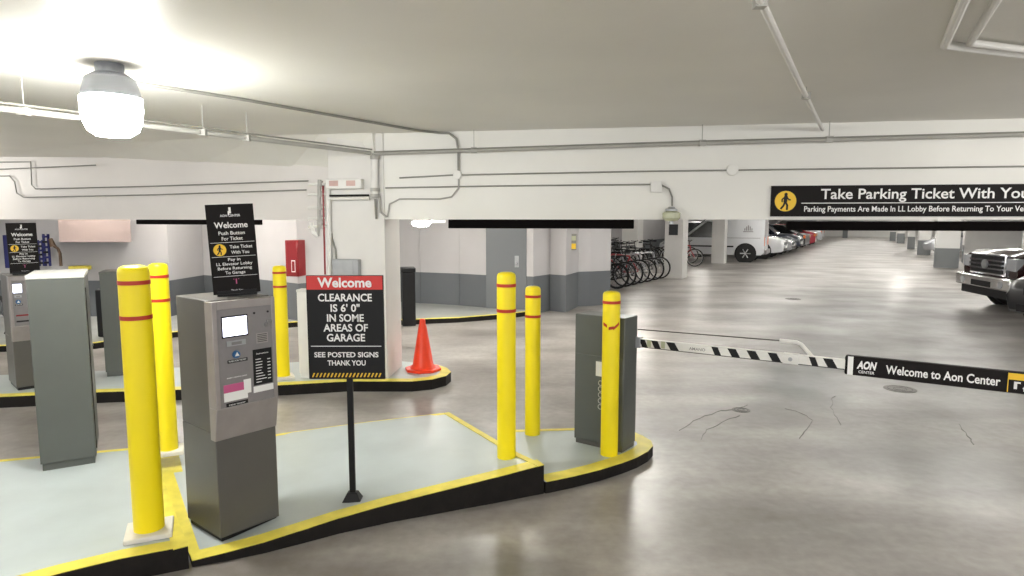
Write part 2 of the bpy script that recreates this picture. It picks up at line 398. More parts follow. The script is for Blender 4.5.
# low walkway edge along the back walls
ed = [(-260, 356), (0, 352), (95, 349), (175, 337.5), (297, 327), (400, 325), (460, 322.5), (508, 318.5), (535, 315)]
poly = [P(x, y) for x, y in ed] ; bkp = [P(540, 313.5), P(486, 309), P(400, 303), P(300, 306), P(206, 306), P(60, 306), P(-260, 306)]
wk = MB(); pp = [(p.x, p.y) for p in poly + bkp]; wk.prism(pp, 0, .085, 'walk', 'curb')
struct(wk.done('floor_walkway', smooth=False))
yl = MB()
for i in range(len(poly) - 1):
    a, b = poly[i], poly[i + 1]; n = Vector((a.x + b.x, a.y + b.y, 0)).normalized() * .09
    yl.hexa([Vector((v.x, v.y, z)) for z in (.08, .088) for v in (a, b, b + n, a + n)], 'ypaint')
struct(yl.done('trim_3', smooth=False), 'thin yellow line along the walkway edge')
# pinkish lower soffit at the back left
sf = MB(); a = on_plane(72, 222, P(60, 321), Vector((1, .0, 0))); 
sa, sb = P(66, 330), P(137, 330)
sf.prism([(sa.x, sa.y), (sb.x, sb.y), (sb.x * 1.08, sb.y * 1.08), (sa.x * 1.08, sa.y * 1.08)], zat(sa.x, sa.y, 242), zc + .01, 'pinksoff')
struct(sf.done('trim_4', smooth=False), 'pink beige boxed soffit at the back left')
# black clearance bars under the beams
def bar(px0, px1, p0, d, off, z0, z1, label, rnd=0):
    a = on_plane(px0, 225, p0, d); b = on_plane(px1, 225, p0, d); a.z = b.z = 0
    dr_ = (b - a).normalized(); n = Vector((-dr_.y, dr_.x, 0)); n = n if n.y > 0 else -n
    m = MB(); m.prism([(v.x, v.y) for v in (a + n * off, b + n * off, b + n * (off + .06), a + n * (off + .06))], z0, z1, 'bar')
    return tag(m.done('clearance_bar', bevel=.008), label, 'clearance bar', 'black bars under the beams')
bar(448, 634, b0, BD, .0, 1.733, zb, 'long black bar fixed under the white beam, above the two middle yellow posts')
bar(787, 1040, b0, BD, .0, 1.722, zb - .016, 'long black bar under the beam just below the parking ticket sign')
bar(136, 259, l0, LD, .0, 1.76, zb - .005, 'black bar under the left beam behind the sign on the ticket machine')
# ------------------------------------------------------------------ islands
def offset_strip(mb, pts, wdt, m, zoff=.003, side=1):
    P3 = [Vector(p) for p in pts]; n = len(P3); inn = []
    for i in range(n):
        d = (P3[min(i + 1, n - 1)] - P3[max(i - 1, 0)]); d.z = 0; d.normalize()
        inn.append(P3[i] + Vector((-d.y, d.x, 0)) * wdt * side)
    for i in range(n - 1):
        zz = Vector((0, 0, zoff)); e = Vector((0, 0, -.002))
        mb.hexa([P3[i] + e, P3[i + 1] + e, inn[i + 1] + e, inn[i] + e, P3[i] + zz, P3[i + 1] + zz, inn[i + 1] + zz, inn[i] + zz], m)
zA0, zA1 = .035, .20
xA0, xA1 = P(192, 561, zA0).x, P(545, 463, zA1).x
def zisl(x): return zA0 + (zA1 - zA0) * max(0, min(1.02, (x - xA0) / (xA1 - xA0)))
def PI_(px, py, dz=0):                       # point on the sloping middle island
    z = .12
    for _ in range(30): p = P(px, py, z); z = .5 * z + .5 * (zisl(p.x) + dz)
    return P(px, py, z)
ZL, ZR, ZF = .125, .08, COLZ
_q = P(188, 546, .125) - P(120, 559, .125); plate_rz = math.atan2(_q.y, _q.x)
# middle island
isl = thing('kerb_island', 'middle grey kerb island with yellow edge, under the ticket machine', 'island', group='painted kerb islands')
fr_ = [(192, 561), (225, 553), (262, 543), (300, 531), (340, 518), (390, 504), (440, 491.5), (496, 477.5), (544, 465)]
topf = [PI_(x, y) for x, y in fr_]; topb = [PI_(x, y) for x, y in ((519, 453.5), (449, 412.5), (360, 423), (275, 434.5), (158, 448))]
mb = MB(); pl = topf + topb; mb.prism([(p.x, p.y) for p in pl], 0, [p.z for p in pl], 'island', 'curb'); mb.done('kerb_body', isl, smooth=False)
mb = MB(); offset_strip(mb, topf, .105, 'ypaint'); 
offset_strip(mb, [topf[-1], topb[0], topb[1]], .05, 'ypaint'); offset_strip(mb, topb[1:], .05, 'ypaint')
seam = [PI_(x, y) for x, y in ((158, 448), (163, 480), (176, 520), (192, 561))]; offset_strip(mb, seam, .13, 'ypaint', .004)
mb.done('yellow_edge_stripe', isl, smooth=False)
# left island
isl2 = thing('kerb_island', 'near left grey kerb island under the square-based post', 'island', group='painted kerb islands')
f2 = [P(x, y, ZL) for x, y in ((-200, 640), (-60, 607), (60, 573.5), (120, 559), (188, 546))]; b2 = [P(x, y, ZL) for x, y in ((174, 510), (160, 470), (155, 446), (100, 451), (0, 460), (-200, 478))]
mb = MB(); pl = f2 + b2; mb.prism([(p.x, p.y) for p in pl], 0, ZL, 'island', 'curb'); mb.done('kerb_body', isl2, smooth=False)
mb = MB(); offset_strip(mb, f2, .10, 'ypaint'); offset_strip(mb, [f2[-1]] + b2[:3], .07, 'ypaint', .0035); offset_strip(mb, b2[2:], .04, 'ypaint'); mb.done('yellow_edge_stripe', isl2, smooth=False)
# right low end
isl3 = thing('kerb_island', 'low rounded kerb island end under the gate cabinet', 'island', group='painted kerb islands')
f3 = [P(x, y, ZR) for x, y in ((547, 482), (574, 476.5), (600, 470), (621, 463.5), (637, 457.5), (648, 451.5), (653, 446), (651, 441), (643, 436), (632, 431.5))]
b3 = [P(x, y, ZR) for x, y in ((606, 428), (568, 428.5), (500, 430.5), (478, 431))]
# keep the hidden edge outside the higher island
edge = [Vector((topb[1].x, topb[1].y, ZR)) + Vector((.01, .012, 0)), Vector((topb[0].x, topb[0].y, ZR)) + Vector((.01, .012, 0)), Vector((topf[-1].x, topf[-1].y, ZR)) + Vector((.012, .0, 0))]
pl = f3 + b3[:3] + edge[1:]
mb = MB(); mb.prism([(p.x, p.y) for p in pl], 0, ZR, 'island', 'curb'); mb.done('kerb_body', isl3, smooth=False)
mb = MB(); offset_strip(mb, f3, .12, 'ypaint'); offset_strip(mb, b3[:3], .05, 'ypaint'); mb.done('yellow_edge_stripe', isl3, smooth=False)
# far island
isl4 = thing('kerb_island', 'far kerb island with black face beneath the traffic cone', 'island', group='painted kerb islands')
f4 = [P(x, y, ZF) for x, y in ((-260, 405), (0, 397), (105, 392), (200, 389), (275, 385.5), (347, 381.5), (412, 381.5), (432, 379.5), (446, 376), (451, 372), (447, 368), (436, 364.5))]
b4 = [P(x, y, ZF) for x, y in ((400, 361), (300, 362), (120, 370), (0, 375), (-260, 380))]
mb = MB(); pl = f4 + b4; mb.prism([(p.x, p.y) for p in pl], 0, ZF, 'island', 'curb'); mb.done('kerb_body', isl4, smooth=False)
mb = MB(); offset_strip(mb, f4, .12, 'ypaint'); mb.done('yellow_edge_stripe', isl4, smooth=False)
# ------------------------------------------------------------------ bollards
def bollard(px, py, z, top, wpx, label, plate=None, stripes=(), torn=False, zfun=None):
    base = PI_(px, py) if zfun else P(px, py, z); zb_ = zisl(base.x) if zfun else z
    d = (Vector((base.x, base.y)).length); r = wpx / 2 / F * (base.y * CA + (H - .7) * SA)
    base = base + Vector((base.x, base.y, 0)).normalized() * r * .9; zt = zat(base.x, base.y, top)
    pz = .0
    t = thing('bollard', label, 'bollard', (base.x, base.y, zb_), 0, 'yellow posts with red bands')
    h = zt - zb_
    if plate:
        pz = .03; w = plate; mm = MB(); mm.box(-w, w, -w, w, 0, pz, 'plate'); mm.done('base_plate', t, bevel=.006, rz=plate_rz)
    m = MB(); m.lathe([(r, pz), (r, h - r * .55), (r * .97, h - r * .32), (r * .86, h - r * .14), (r * .6, h - r * .03), (0, h)], 'yellow', 32); m.done('post_sleeve', t)
    for sy in stripes:
        za = zat(base.x, base.y - r, sy) - zb_; hw = .011
        m = MB()
        if torn and sy == stripes[-1]:
            for a0, a1, z0, z1 in ((-2.75, -2.2, .012, -.004), (-2.0, -1.45, -.02, -.012), (-1.5, -.7, -.02, .016)):
                prev = None
                for i in range(9):
                    u = i / 8; a = a0 + (a1 - a0) * u; zz = za + z0 + (z1 - z0) * u; rr = r + .0015
                    cur = [m.bm.verts.new((rr * math.cos(a), rr * math.sin(a), zz + s * hw)) for s in (-1, 1)]
                    if prev: m._f([prev[0], cur[0], cur[1], prev[1]], m.mi('red_tape'))
                    prev = cur
        else:
            m.lathe([(r, za - hw), (r + .002, za - hw), (r + .002, za + hw), (r, za + hw)], 'red_tape', 32)
        m.done('red_band', t)
    return t
bollard(150, 538, ZL + .0, 265, 28.5, 'nearest yellow post, standing on a white square base at left', plate=.115, stripes=(283.5, 319))
bollard(169, 455, ZL, 263, 18, 'yellow post right behind the nearest post, left of the ticket machine', plate=.10, stripes=(277, 301))
bollard(283.5, 379.5, ZF, 265.5, 13, 'slim distant yellow post between the ticket machine and the welcome sign', plate=.11, stripes=(273, 287))
bollard(506.5, 460, 0, 272, 19, 'taller yellow post at the corner of the middle island', stripes=(286, 311.5), zfun=True)
bollard(532.5, 436, ZR, 286, 15.5, 'shorter yellow post standing behind the corner post', stripes=(297, 317))
bollard(609, 457, ZR, 291, 17.5, 'yellow post with a torn red band in front of the gate cabinet', stripes=(303, 326), torn=True)
# ------------------------------------------------------------------ pay machines
def sign_board(parent_loc, rz, w, h, label, roll=0.0, group='small signs on the ticket machines', lean=0.0):
    t = thing('ticket_sign', label, 'sign', parent_loc, rz, group); t.rotation_euler = (lean, roll, rz)
    MB().box(-w / 2, w / 2, 0, .008, .012, h, 'blackm').done('sign_board', t)
    MB().box(-w * .42, w * .42, -.028, .034, 0, .013, 'black').box(-w * .42, w * .42, -.006, -.0005, .012, .03, 'black').done('sign_foot', t)
    m = MB(); y = -.001
    m.box(-.006, .006, y - .001, 0, h * .90, h * .965, 'white'); m.box(-.011, -.004, y - .001, 0, h * .885, h * .925, 'white')
    text(m, 'AON CENTER', h * .035, 0, h * .865, y, width=w * .42)
    text(m, 'Welcome', h * .09, 0, h * .745, y, width=w * .70, bold=.02)
    text(m, 'Push Button', h * .055, 0, h * .67, y, width=w * .55); text(m, 'For Ticket', h * .055, 0, h * .61, y, width=w * .44)
    for zz in (.585, .43, .215): m.box(-w * .46, w * .46, y - .001, 0, h * zz, h * (zz + .004), 'white')
    walker(m, -w * .28, h * .508, w * .145, y)
    text(m, 'Take Ticket', h * .05, w * .17, h * .52, y, width=w * .48); text(m, 'With You', h * .05, w * .14, h * .46, y, width=w * .38)
    for i, (s, ww) in enumerate((('Pay in', .26), ('LL Elevator Lobby', .76), ('Before Returning', .72), ('To Garage', .42))):
        text(m, s, h * .045, 0, h * (.385 - i * .048), y, width=w * ww)
    for a in (-.05, .0, .05): m.box(w * a - .002, w * a + .004, y - .001, 0, h * (.13 + abs(a)), h * .185, 'pinkp')
    text(m, 'Thank You', h * .03, 0, h * .05, y, width=w * .25)
    m.done('sign_lettering', t); return t
def pay_machine(a, b, depth, z, ztop, label, detail=True, group='ticket machines'):
    """a, b: front foot left and right; depth backwards"""
    d = (b - a); w = d.length; rz = math.atan2(d.y, d.x); h = ztop - z; c = (a + b) / 2
    t = thing('ticket_machine', label, 'ticket machine', (c.x, c.y, z), rz, group); w2 = w / 2
    MB().box(-w2 + .012, w2 - .012, .012, depth - .012, 0, .035, 'black').done('plinth', t)
    MB().box(-w2, w2, 0, depth, .03, h * .46, 'cab').done('lower_cabinet', t, bevel=.004)
    MB().box(-w2, w2, .012, depth, h * .46, h, 'cab').done('upper_cabinet', t, bevel=.006)
    zl, zt = h * .43, h * .995; f = .035
    m = MB(); m.hexa([Vector(p) for p in ((-w2 - .004, -.004, zl), (w2 + .004, -.004, zl), (w2 + .004, .05, zl), (-w2 - .004, .05, zl), (-w2 - .004, -f, zl + h * .135), (w2 + .004, -f, zl + h * .135), (w2 + .004, .05, zl + h * .135), (-w2 - .004, .05, zl + h * .135))], 'alu')
    m.done('sloped_chin', t, bevel=.004)
    m = MB(); z1 = zl + h * .135
    m.box(-w2 - .004, -w2 + .022, -f, .05, z1, zt, 'alu'); m.box(w2 - .018, w2 + .004, -f, .05, z1, zt, 'alu'); m.box(-w2 + .022, w2 - .018, -f, .05, zt - .045, zt, 'alu')
    m.done('front_frame', t, bevel=.003)
    yf = -f + .006; MB().box(-w2 + .022, w2 - .018, yf, .05, z1, zt - .045, 'panel').done('front_panel', t)
    def X(u): return -w2 + w * u
    def Z(v): return z1 + (zt - z1) * v
    m = MB(); m.box(X(.13), X(.55), yf - .002, yf, Z(.655), Z(.86), 'black', None); m.done('screen_bezel', t)
    MB().box(X(.15), X(.53), yf - .0035, yf - .001, Z(.67), Z(.845), 'screen').done('screen', t, label='lit white screen')
    m = MB(); m.box(X(.20), X(.50), yf - .006, yf, Z(.575), Z(.625), 'steel'); m.box(X(.27), X(.43), yf - .008, yf, Z(.585), Z(.612), 'panel'); m.done('card_slot', t)
    m = MB(); m.lathe([(0, 0), (.019, 0), (.022, .012), (0, .012)], 'blue', 20, (X(.34), yf - .012, Z(.49)), 'y'); m.lathe([(0, 0), (.014, 0), (.014, .003), (0, .003)], 'white', 3, (X(.34), yf - .015, Z(.49)), 'y'); m.done('ticket_button', t, label='round blue ticket button')
    m = MB(); m.box(X(.2), X(.52), yf - .002, yf, Z(.415), Z(.445), 'black'); text(m, 'PUSH FOR TICKET', .012, X(.36), Z(.424), yf - .002, width=w * .28); m.done('button_caption', t)
    if detail:
        m = MB()
        for ux, vz in ((.66, .86), (.89, .86)): m.lathe([(0, 0), (.006, 0), (.006, .004), (0, .004)], 'black', 10, (X(ux), yf - .004, Z(vz)), 'y')
        m.done('indicator', t)
        m = MB(); m.lathe([(0, 0), (.013, 0), (.013, .01), (0, .01)], 'chrome', 14, (X(.86), yf - .01, Z(.735)), 'y'); m.box(X(.86), X(.93), yf - .012, yf, Z(.735), Z(.78), 'chrome'); m.done('lock', t)
        m = MB(); m.box(X(.68), X(.88), yf - .001, yf, Z(.56), Z(.66), 'alu')
        for i in range(5): m.box(X(.70), X(.86), yf - .002, yf, Z(.575 + i * .017), Z(.580 + i * .017), 'black')
        m.done('speaker_grille', t)
        m = MB(); m.box(X(.61), X(.93), yf - .002, yf, Z(.155), Z(.505), 'black'); text(m, 'Instructions', .012, X(.77), Z(.455), yf - .002, width=w * .2)
        for i in range(9): m.box(X(.65), X(.74 + .03 * ((i * 7) % 4)), yf - .0028, yf, Z(.18 + i * .028), Z(.187 + i * .028), 'white')
        for i in range(7): m.box(X(.85), X(.90), yf - .0028, yf, Z(.20 + i * .032), Z(.208 + i * .032), 'white')
        m.box(X(.76), X(.84), yf - .0034, yf, Z(.30), Z(.38), 'black'); m.done('instruction_label', t, label='black instruction label')
        MB().box(X(.60), X(.94), yf - .002, yf, Z(.085), Z(.145), 'white').done('paper_label', t, label='plain white label strip')
        m = MB(); m.box(X(.12), X(.44), yf - .003, yf, Z(.14), Z(.215), 'pinkp'); m.box(X(.12), X(.50), yf - .002, yf, Z(.055), Z(.14), 'white'); m.box(X(.44), X(.56), yf - .0025, yf, Z(.10), Z(.235), 'white'); m.done('sticker', t, label='pink and white sticker')
        m = MB(); m.box(X(.15), X(.50), yf - .002, yf, Z(.005), Z(.04), 'black'); text(m, 'TAKE TICKET', .01, X(.32), Z(.012), yf - .002, width=w * .27); text(m, 'INSERT PARKING CARD', .009, X(.34), Z(.27), yf, width=w * .32); m.done('caption_strip', t)
        m = MB()
        m.box(w2 + .001, w2 + .008, depth * .3, depth * .32, h * .75, h * .78, 'black'); m.done('side_lock', t)
    else:
        m = MB(); m.box(X(.2), X(.8), yf - .002, yf, Z(.2), Z(.23), 'redcab'); m.box(X(.2), X(.8), yf - .002, yf, Z(.08), Z(.11), 'black'); m.done('caption_strip', t)
    return t
a = PI_(221, 544)
z0 = zisl(a.x); b = P(279.5, 521, z0); a.z = z0; zt = zat(a.x, a.y, 301)
pay_machine(a, b, .40, z0, zt, 'taupe ticket machine with lit screen on the middle island, black sign on top')
d = (b - a).normalized(); nrm_ = Vector((-d.y, d.x, 0)); c = (a + b) / 2 + nrm_ * .12 + d * .045
# its sign: solve distance by the machine top
sb = P(235.5, 294, zt)
dx = (P(258, 292, zt) - P(213, 294.5, zt)); sw = dx.length; sh = zat(sb.x, sb.y, 204.5) - zt
sign_board((c.x, c.y, zt + .001), math.atan2(d.y, d.x) * .45, sw * 1.03 * (Vector((c.x, c.y)).length / Vector((sb.x, sb.y)).length), sh, 'black welcome ticket sign with yellow walker, standing on the near ticket machine', roll=-.045, group=None)
# far left machine and its sign
a, b = P(17, 391, ZF), P(40, 387.5, ZF)
zt = zat(a.x, a.y, 276)
pm2 = pay_machine(a, b, .45, ZF, zt, 'distant grey ticket machine with lit screen at the left picture edge', detail=False)
d = (b - a).normalized(); c = (a + b) / 2 + Vector((-d.y, d.x, 0)) * .2
sign_board((c.x + .10, c.y, zt + .001), math.atan2(d.y, d.x), .25, zat(c.x, c.y, 223) - zt, 'small dark ticket sign with white lettering standing on the distant left machine', roll=-.01, group=None)
# tall plain cabinets
def cabinet(a, b, depth, z, ztop, label, m='cab2', name='equipment_cabinet', skip=None, toplight=True, group='grey steel cabinets'):
    d = b - a; w = d.length; rz = math.atan2(d.y, d.x); c = (a + b) / 2; h = ztop - z
    t = thing(name, label, 'cabinet', (c.x, c.y, z), rz, group); w2 = w / 2
    MB().box(-w2 + .01, w2 - .01, .01, depth - .01, 0, .05, m).done('plinth', t)
    MB().box(-w2, w2, 0, depth, .05, h - .02, m).done('cabinet_body', t, bevel=.005)
    MB().box(-w2 - .004, w2 + .004, -.004, depth + .004, h - .03, h, 'lid_glare' if toplight else m).done('cabinet_lid', t, bevel=.006)
    m2 = MB(); m2.lathe([(0, 0), (.012, 0), (.012, .008), (0, .008)], 'chrome', 12, (w2 + .008, depth * .5, h * .6), 'x'); m2.box(w2, w2 + .006, .03, .04, .1, h - .1, 'black'); m2.done('side_lock', t)
    return t
a, b = P(41, 472, ZL), P(97, 463, ZL); cabinet(a, b, .5, ZL, zat(a.x, a.y, 275.5), 'tall grey-green steel cabinet left of the nearest yellow post')
a, b = P(106, 377, ZF), P(124, 375.5, ZF); cabinet(a, b + (b - a) * .25, .4, ZF, zat(a.x, a.y, 272), 'distant grey cabinet partly hidden behind the nearest yellow post', toplight=False)
# white cabinet behind the welcome sign
a, b = P(299.5, 378, ZF), P(340, 379.5, ZF); cabinet(a, b, .12, ZF, zat(a.x, a.y, 289.5), 'white steel box against the pillar, mostly hidden behind the welcome sign', m='offw', group=None)
# gate cabinet
cn = P(622.5, 453.5, ZR); gl = cn + L * .0; a = P(574, 442, ZR); bk = P(637, 446, ZR)
d = cn - a; w = d.length; rz = math.atan2(d.y, d.x); zt = zat(a.x, a.y, 313.5); dep = (bk - cn).length; h = zt - ZR
gm = thing('gate_cabinet', 'grey barrier gate cabinet at the rounded end of the kerb island', 'cabinet', (cn.x, cn.y, ZR), rz)
MB().box(-w + .01, -.01, .01, dep, 0, .035, 'cab').done('plinth', gm)
MB().box(-w, 0, 0, dep, .035, h, 'cab2').done('cabinet_body', gm, bevel=.006)
MB().box(-w + .006, -.006, -.006, .004, .05, h * .70, 'cab2').done('cabinet_door', gm, bevel=.003)
m = MB(); m.box(-w * .55, -w * .42, -.008, 0, h * .55, h * .66, 'offw')
for i in range(5): m.torus((-w * .45, -.009, h * (.50 - .045 * i)), .018, .002, 'white', 'y', 16, 5)
m.done('number_sticker', gm, label='faded white stickers')
m = MB(); m.lathe([(0, 0), (.015, 0), (.015, .012), (0, .012)], 'chrome', 12, (-w * .2, -.018, h * .5), 'y'); m.done('door_lock', gm)
# ------------------------------------------------------------------ barrier arm
A0 = at_depth(640, 342.5, cn.y - .0 + .16)
za = A0.z
A1 = P(1024, 383, za)
ad = (A1 - A0); alen = ad.length; arz = math.atan2(ad.y, ad.x)
arm = thing('barrier_arm', 'white boom with black diagonal bars reaching across the lane', 'barrier arm', (A0.x, A0.y, za), arz)
def arm_x(px):
    # distance along the arm at column px
    k = (px - 512) / F * (CA); # x = k' * y approx using horizon plane
    r = ray(px, 342.5 + (px - 640) * .1055); n = Vector((-ad.y, ad.x, 0)).normalized(); o = Vector((0, 0, H))
    t = (A0 - o).dot(n) / r.dot(n); p = o + r * t; return (p - A0).dot(ad.normalized())
xe = arm_x(845); hh = .032
MB().box(-.0, xe + .02, -.022, .022, -hh, hh, 'offw').done('boom', arm, bevel=.006)
m = MB()
for p0_, p1_, cl in ((640, 649, 'black'), (652, 662, 'black'), (667, 680, 'black'), (712, 722, 'black'), (728, 741, 'black'), (747, 761, 'black'), (768, 782, 'black'), (809, 819, 'black'), (823, 838, 'black')):
    x0, x1 = arm_x(p0_), arm_x(p1_); wv = (x1 - x0) * .64
    m.hexa([Vector(p) for p in ((x1 - wv, -.0235, -hh * .85), (x1, -.0235, -hh * .85), (x1, -.0215, -hh * .85), (x1 - wv, -.0215, -hh * .85), (x0, -.0235, hh * .9), (x0 + wv, -.0235, hh * .9), (x0 + wv, -.0215, hh * .9), (x0, -.0215, hh * .9))], cl)
m.box(0, xe, -.0225, -.021, -hh * 1.0, -hh * .86, 'black'); m.done('black_chevron', arm)
for p0_, p1_ in ((648, 652), (662, 666)):
    x0, x1 = arm_x(p0_), arm_x(p1_); MB().box(x0, x1, -.0235, -.0215, -hh * .7, hh * .9, 'glassy').done('reflector', arm, label='small pale yellow reflector')
m = MB(); text(m, 'AMANO', .03, arm_x(698), -.011, -.0225, m='panel', width=arm_x(706) - arm_x(690)); m.done('arm_lettering', arm)
xj = arm_x(791); m = MB(); m.box(xj - .05, xj + .05, -.028, .028, -hh * 1.05, hh * 1.05, 'offw'); m.lathe([(0, 0), (.014, 0), (.014, .012), (0, .012)], 'steel', 12, (xj, -.038, 0), 'y'); m.done('hinge_plate', arm, bevel=.003)
m = MB(); zl_ = .115; xa, xb, xc = arm_x(779), arm_x(799), arm_x(813)
m.tube([(xa, 0, zl_ - .0), (xb - .02, 0, zl_ + .0), (xb + .01, 0, zl_ - .012), (xc, 0, .02)], .013, 'offw', 8); m.done('kink_linkage', arm, label='bent white linkage rod')
m = MB(); m.tube([(-.02, 0, .10), (xa + .02, 0, zl_)], .0045, 'cab', 6); m.done('tension_cable', arm)
MB().box(-.03, .012, -.03, .03, -.04, .045, 'steel').done('arm_bracket', arm, bevel=.004)
slen = alen + .25; sr = .0625
m = MB(); m.box(xe, slen, -.028, .028, -sr, sr, 'blackm'); m.done('banner_sleeve', arm, bevel=.012, label='black padded sleeve with white lettering')
m = MB(); ys = -.0285
x0, x1 = arm_x(848), arm_x(853.5); m.box(x0, x1, ys - .001, ys + .001, -sr * .95, sr * .95, 'white')
text(m, 'AON', .068, arm_x(867), -.012, ys, width=arm_x(878) - arm_x(858), bold=.045, shear=.25); text(m, 'CENTER', .024, arm_x(867), -.042, ys, width=arm_x(876) - arm_x(860))
x0, x1 = arm_x(886), arm_x(1000); text(m, 'Welcome to Aon Center', .075, (x0 + x1) / 2, -.026, ys, width=x1 - x0, bold=.02)
m.done('sleeve_lettering', arm)
x0 = arm_x(1007); m = MB(); m.box(x0, slen - .01, ys - .001, ys + .001, .018, sr * .9, 'amber'); m.box(x0, x0 + .004, ys - .001, ys + .001, -sr * .9, sr * .9, 'amber')
m.box(x0 + .03, x0 + .045, ys - .001, ys + .001, -.035, .005, 'white'); m.box(x0 + .03, x0 + .06, ys - .001, ys + .001, -.002, .008, 'white'); m.box(x0 + .075, x0 + .11, ys - .001, ys + .001, -.045, -.03, 'white')
m.hexa([Vector(p) for p in ((x0 + .07, ys - .001, -.03), (x0 + .085, ys - .001, -.03), (x0 + .085, ys, -.03), (x0 + .07, ys, -.03), (x0 + .09, ys - .001, .008), (x0 + .11, ys - .001, .008), (x0 + .11, ys, .008), (x0 + .09, ys, .008))], 'white')
m.done('warning_label', arm, label='yellow and black warning label')
# ------------------------------------------------------------------ welcome clearance sign
pb_ = PI_(353, 500); zs = zisl(pb_.x); y = pb_.y
tl = at_depth(307, 275, y); br = at_depth(386, 378, y); sw, sh = br.x - tl.x, tl.z - br.z
cs = thing('clearance_sign', 'black and red clearance sign on a black post on the middle island', 'sign', (pb_.x, pb_.y, zs), 0)
m = MB(); m.hexa([Vector(p) for p in ((-.058, -.045, 0), (.058, -.045, 0), (.058, .045, 0), (-.058, .045, 0), (-.03, -.022, .055), (.03, -.022, .055), (.03, .022, .055), (-.03, .022, .055))], 'black'); m.done('post_base', cs, bevel=.003)
zo = br.z - zs; xo = (tl.x + br.x) / 2 - pb_.x
m = MB(); m.box(-.018, .018, -.01, .014, .05, zo + sh * .6, 'black'); m.done('sign_post', cs, bevel=.003)
MB().box(xo - sw / 2, xo + sw / 2, -.028, -.0101, zo, zo + sh, 'black').done('sign_board', cs, bevel=.003)
yf = -.0285; m = MB(); m.box(xo - sw / 2 + .004, xo + sw / 2 - .004, yf - .0005, yf + .001, zo + sh * .865, zo + sh * .995, 'red'); m.done('red_header', cs)
m = MB(); Lw = lambda f: sw * f
text(m, 'Welcome', sh * .125, xo, zo + sh * .89, yf - .0006, width=Lw(.70), bold=.03)
for s, v, wd, sz in (('CLEARANCE', .755, .70, .098), ("IS 6' 0\"", .655, .38, .098), ('IN SOME', .56, .48, .098), ('AREAS OF', .465, .58, .098), ('GARAGE', .37, .50, .098), ('SEE POSTED SIGNS', .215, .84, .068), ('THANK YOU', .135, .50, .068)):
    text(m, s, sh * sz * 1.02, xo, zo + sh * v, yf, width=Lw(wd), bold=.022)
m.box(xo - sw * .46, xo + sw * .46, yf - .001, yf, zo + sh * .318, zo + sh * .325, 'white'); m.done('sign_lettering', cs)
m = MB()
for i in range(19):
    x = xo - sw * .46 + i * sw * .92 / 19; m.hexa([Vector(p) for p in ((x, yf - .001, zo + sh * .02), (x + .009, yf - .001, zo + sh * .02), (x + .009, yf, zo + sh * .02), (x, yf, zo + sh * .02), (x + .011, yf - .001, zo + sh * .06), (x + .020, yf - .001, zo + sh * .06), (x + .020, yf, zo + sh * .06), (x + .011, yf, zo + sh * .06))], 'amber')
m.done('hazard_stripe', cs, label='row of small yellow slanted bars')
# ------------------------------------------------------------------ traffic cone
cb = P(422, 372, ZF); t = thing('traffic_cone', 'orange traffic cone on the rounded tip of the far island', 'cone', (cb.x, cb.y + .1, ZF), .3)
ch = zat(cb.x, cb.y + .1, 319) - ZF; wq = .19
m = MB(); pts = []
for i in range(8):
    a_ = PI / 8 + i * PI / 4; pts.append((wq * 1.1 * math.cos(a_), wq * 1.1 * math.sin(a_)))
m.prism(pts, 0, .03, 'orange'); m.done('cone_base', t, bevel=.006)
m = MB(); m.lathe([(.15, .028), (.135, .05), (.118, .07), (.045, ch * .86), (.036, ch * .90), (.030, ch), (.022, ch), (.022, ch - .03)], 'orange', 28); m.done('cone_body', t)
# ------------------------------------------------------------------ parking ticket banner on the beam
def beam_pt(px, py): return on_plane(px, py, b0, BD)
s0, s1 = beam_pt(770.5, 201), beam_pt(1024, 201); zt0, zb0 = beam_pt(770, 186).z, beam_pt(770, 216.5).z
sd = (s1 - s0).normalized(); rzb = math.atan2(sd.y, sd.x); nf = Vector((sd.y, -sd.x, 0))
sl = 2.72 * (s1 - s0).length / 2.2
bn = thing('parking_sign', 'long black parking ticket sign with yellow walker symbol on the beam', 'sign', Vector((s0.x, s0.y, zb0)) + nf * .02, rzb)
hs = zt0 - zb0
def bx_(px): p = beam_pt(px, 200); return (p - s0).dot(sd)
fullw = bx_(1024) * 1.18
MB().box(0, fullw, -.0, .02, 0, hs, 'blackm').done('sign_board', bn)
m = MB(); walker(m, bx_(785), hs * .5, hs * .36, -.001); m.done('walker_symbol', bn, label='yellow disc with black walking figure')
m = MB(); text(m, 'Take Parking Ticket With You', hs * .46, bx_(820), hs * .57, -.001, align='LEFT', width=bx_(1024) * 1.01 - bx_(820), bold=.014)
m.box(bx_(801), fullw - .04, -.002, 0, hs * .42, hs * .445, 'white')
text(m, 'Parking Payments Are Made In LL Lobby Before Returning To Your Vehicle', hs * .25, bx_(804), hs * .16, -.001, align='LEFT', width=(bx_(1015) - bx_(804)) * 70 / 63.5, bold=.012); m.done('sign_lettering', bn)
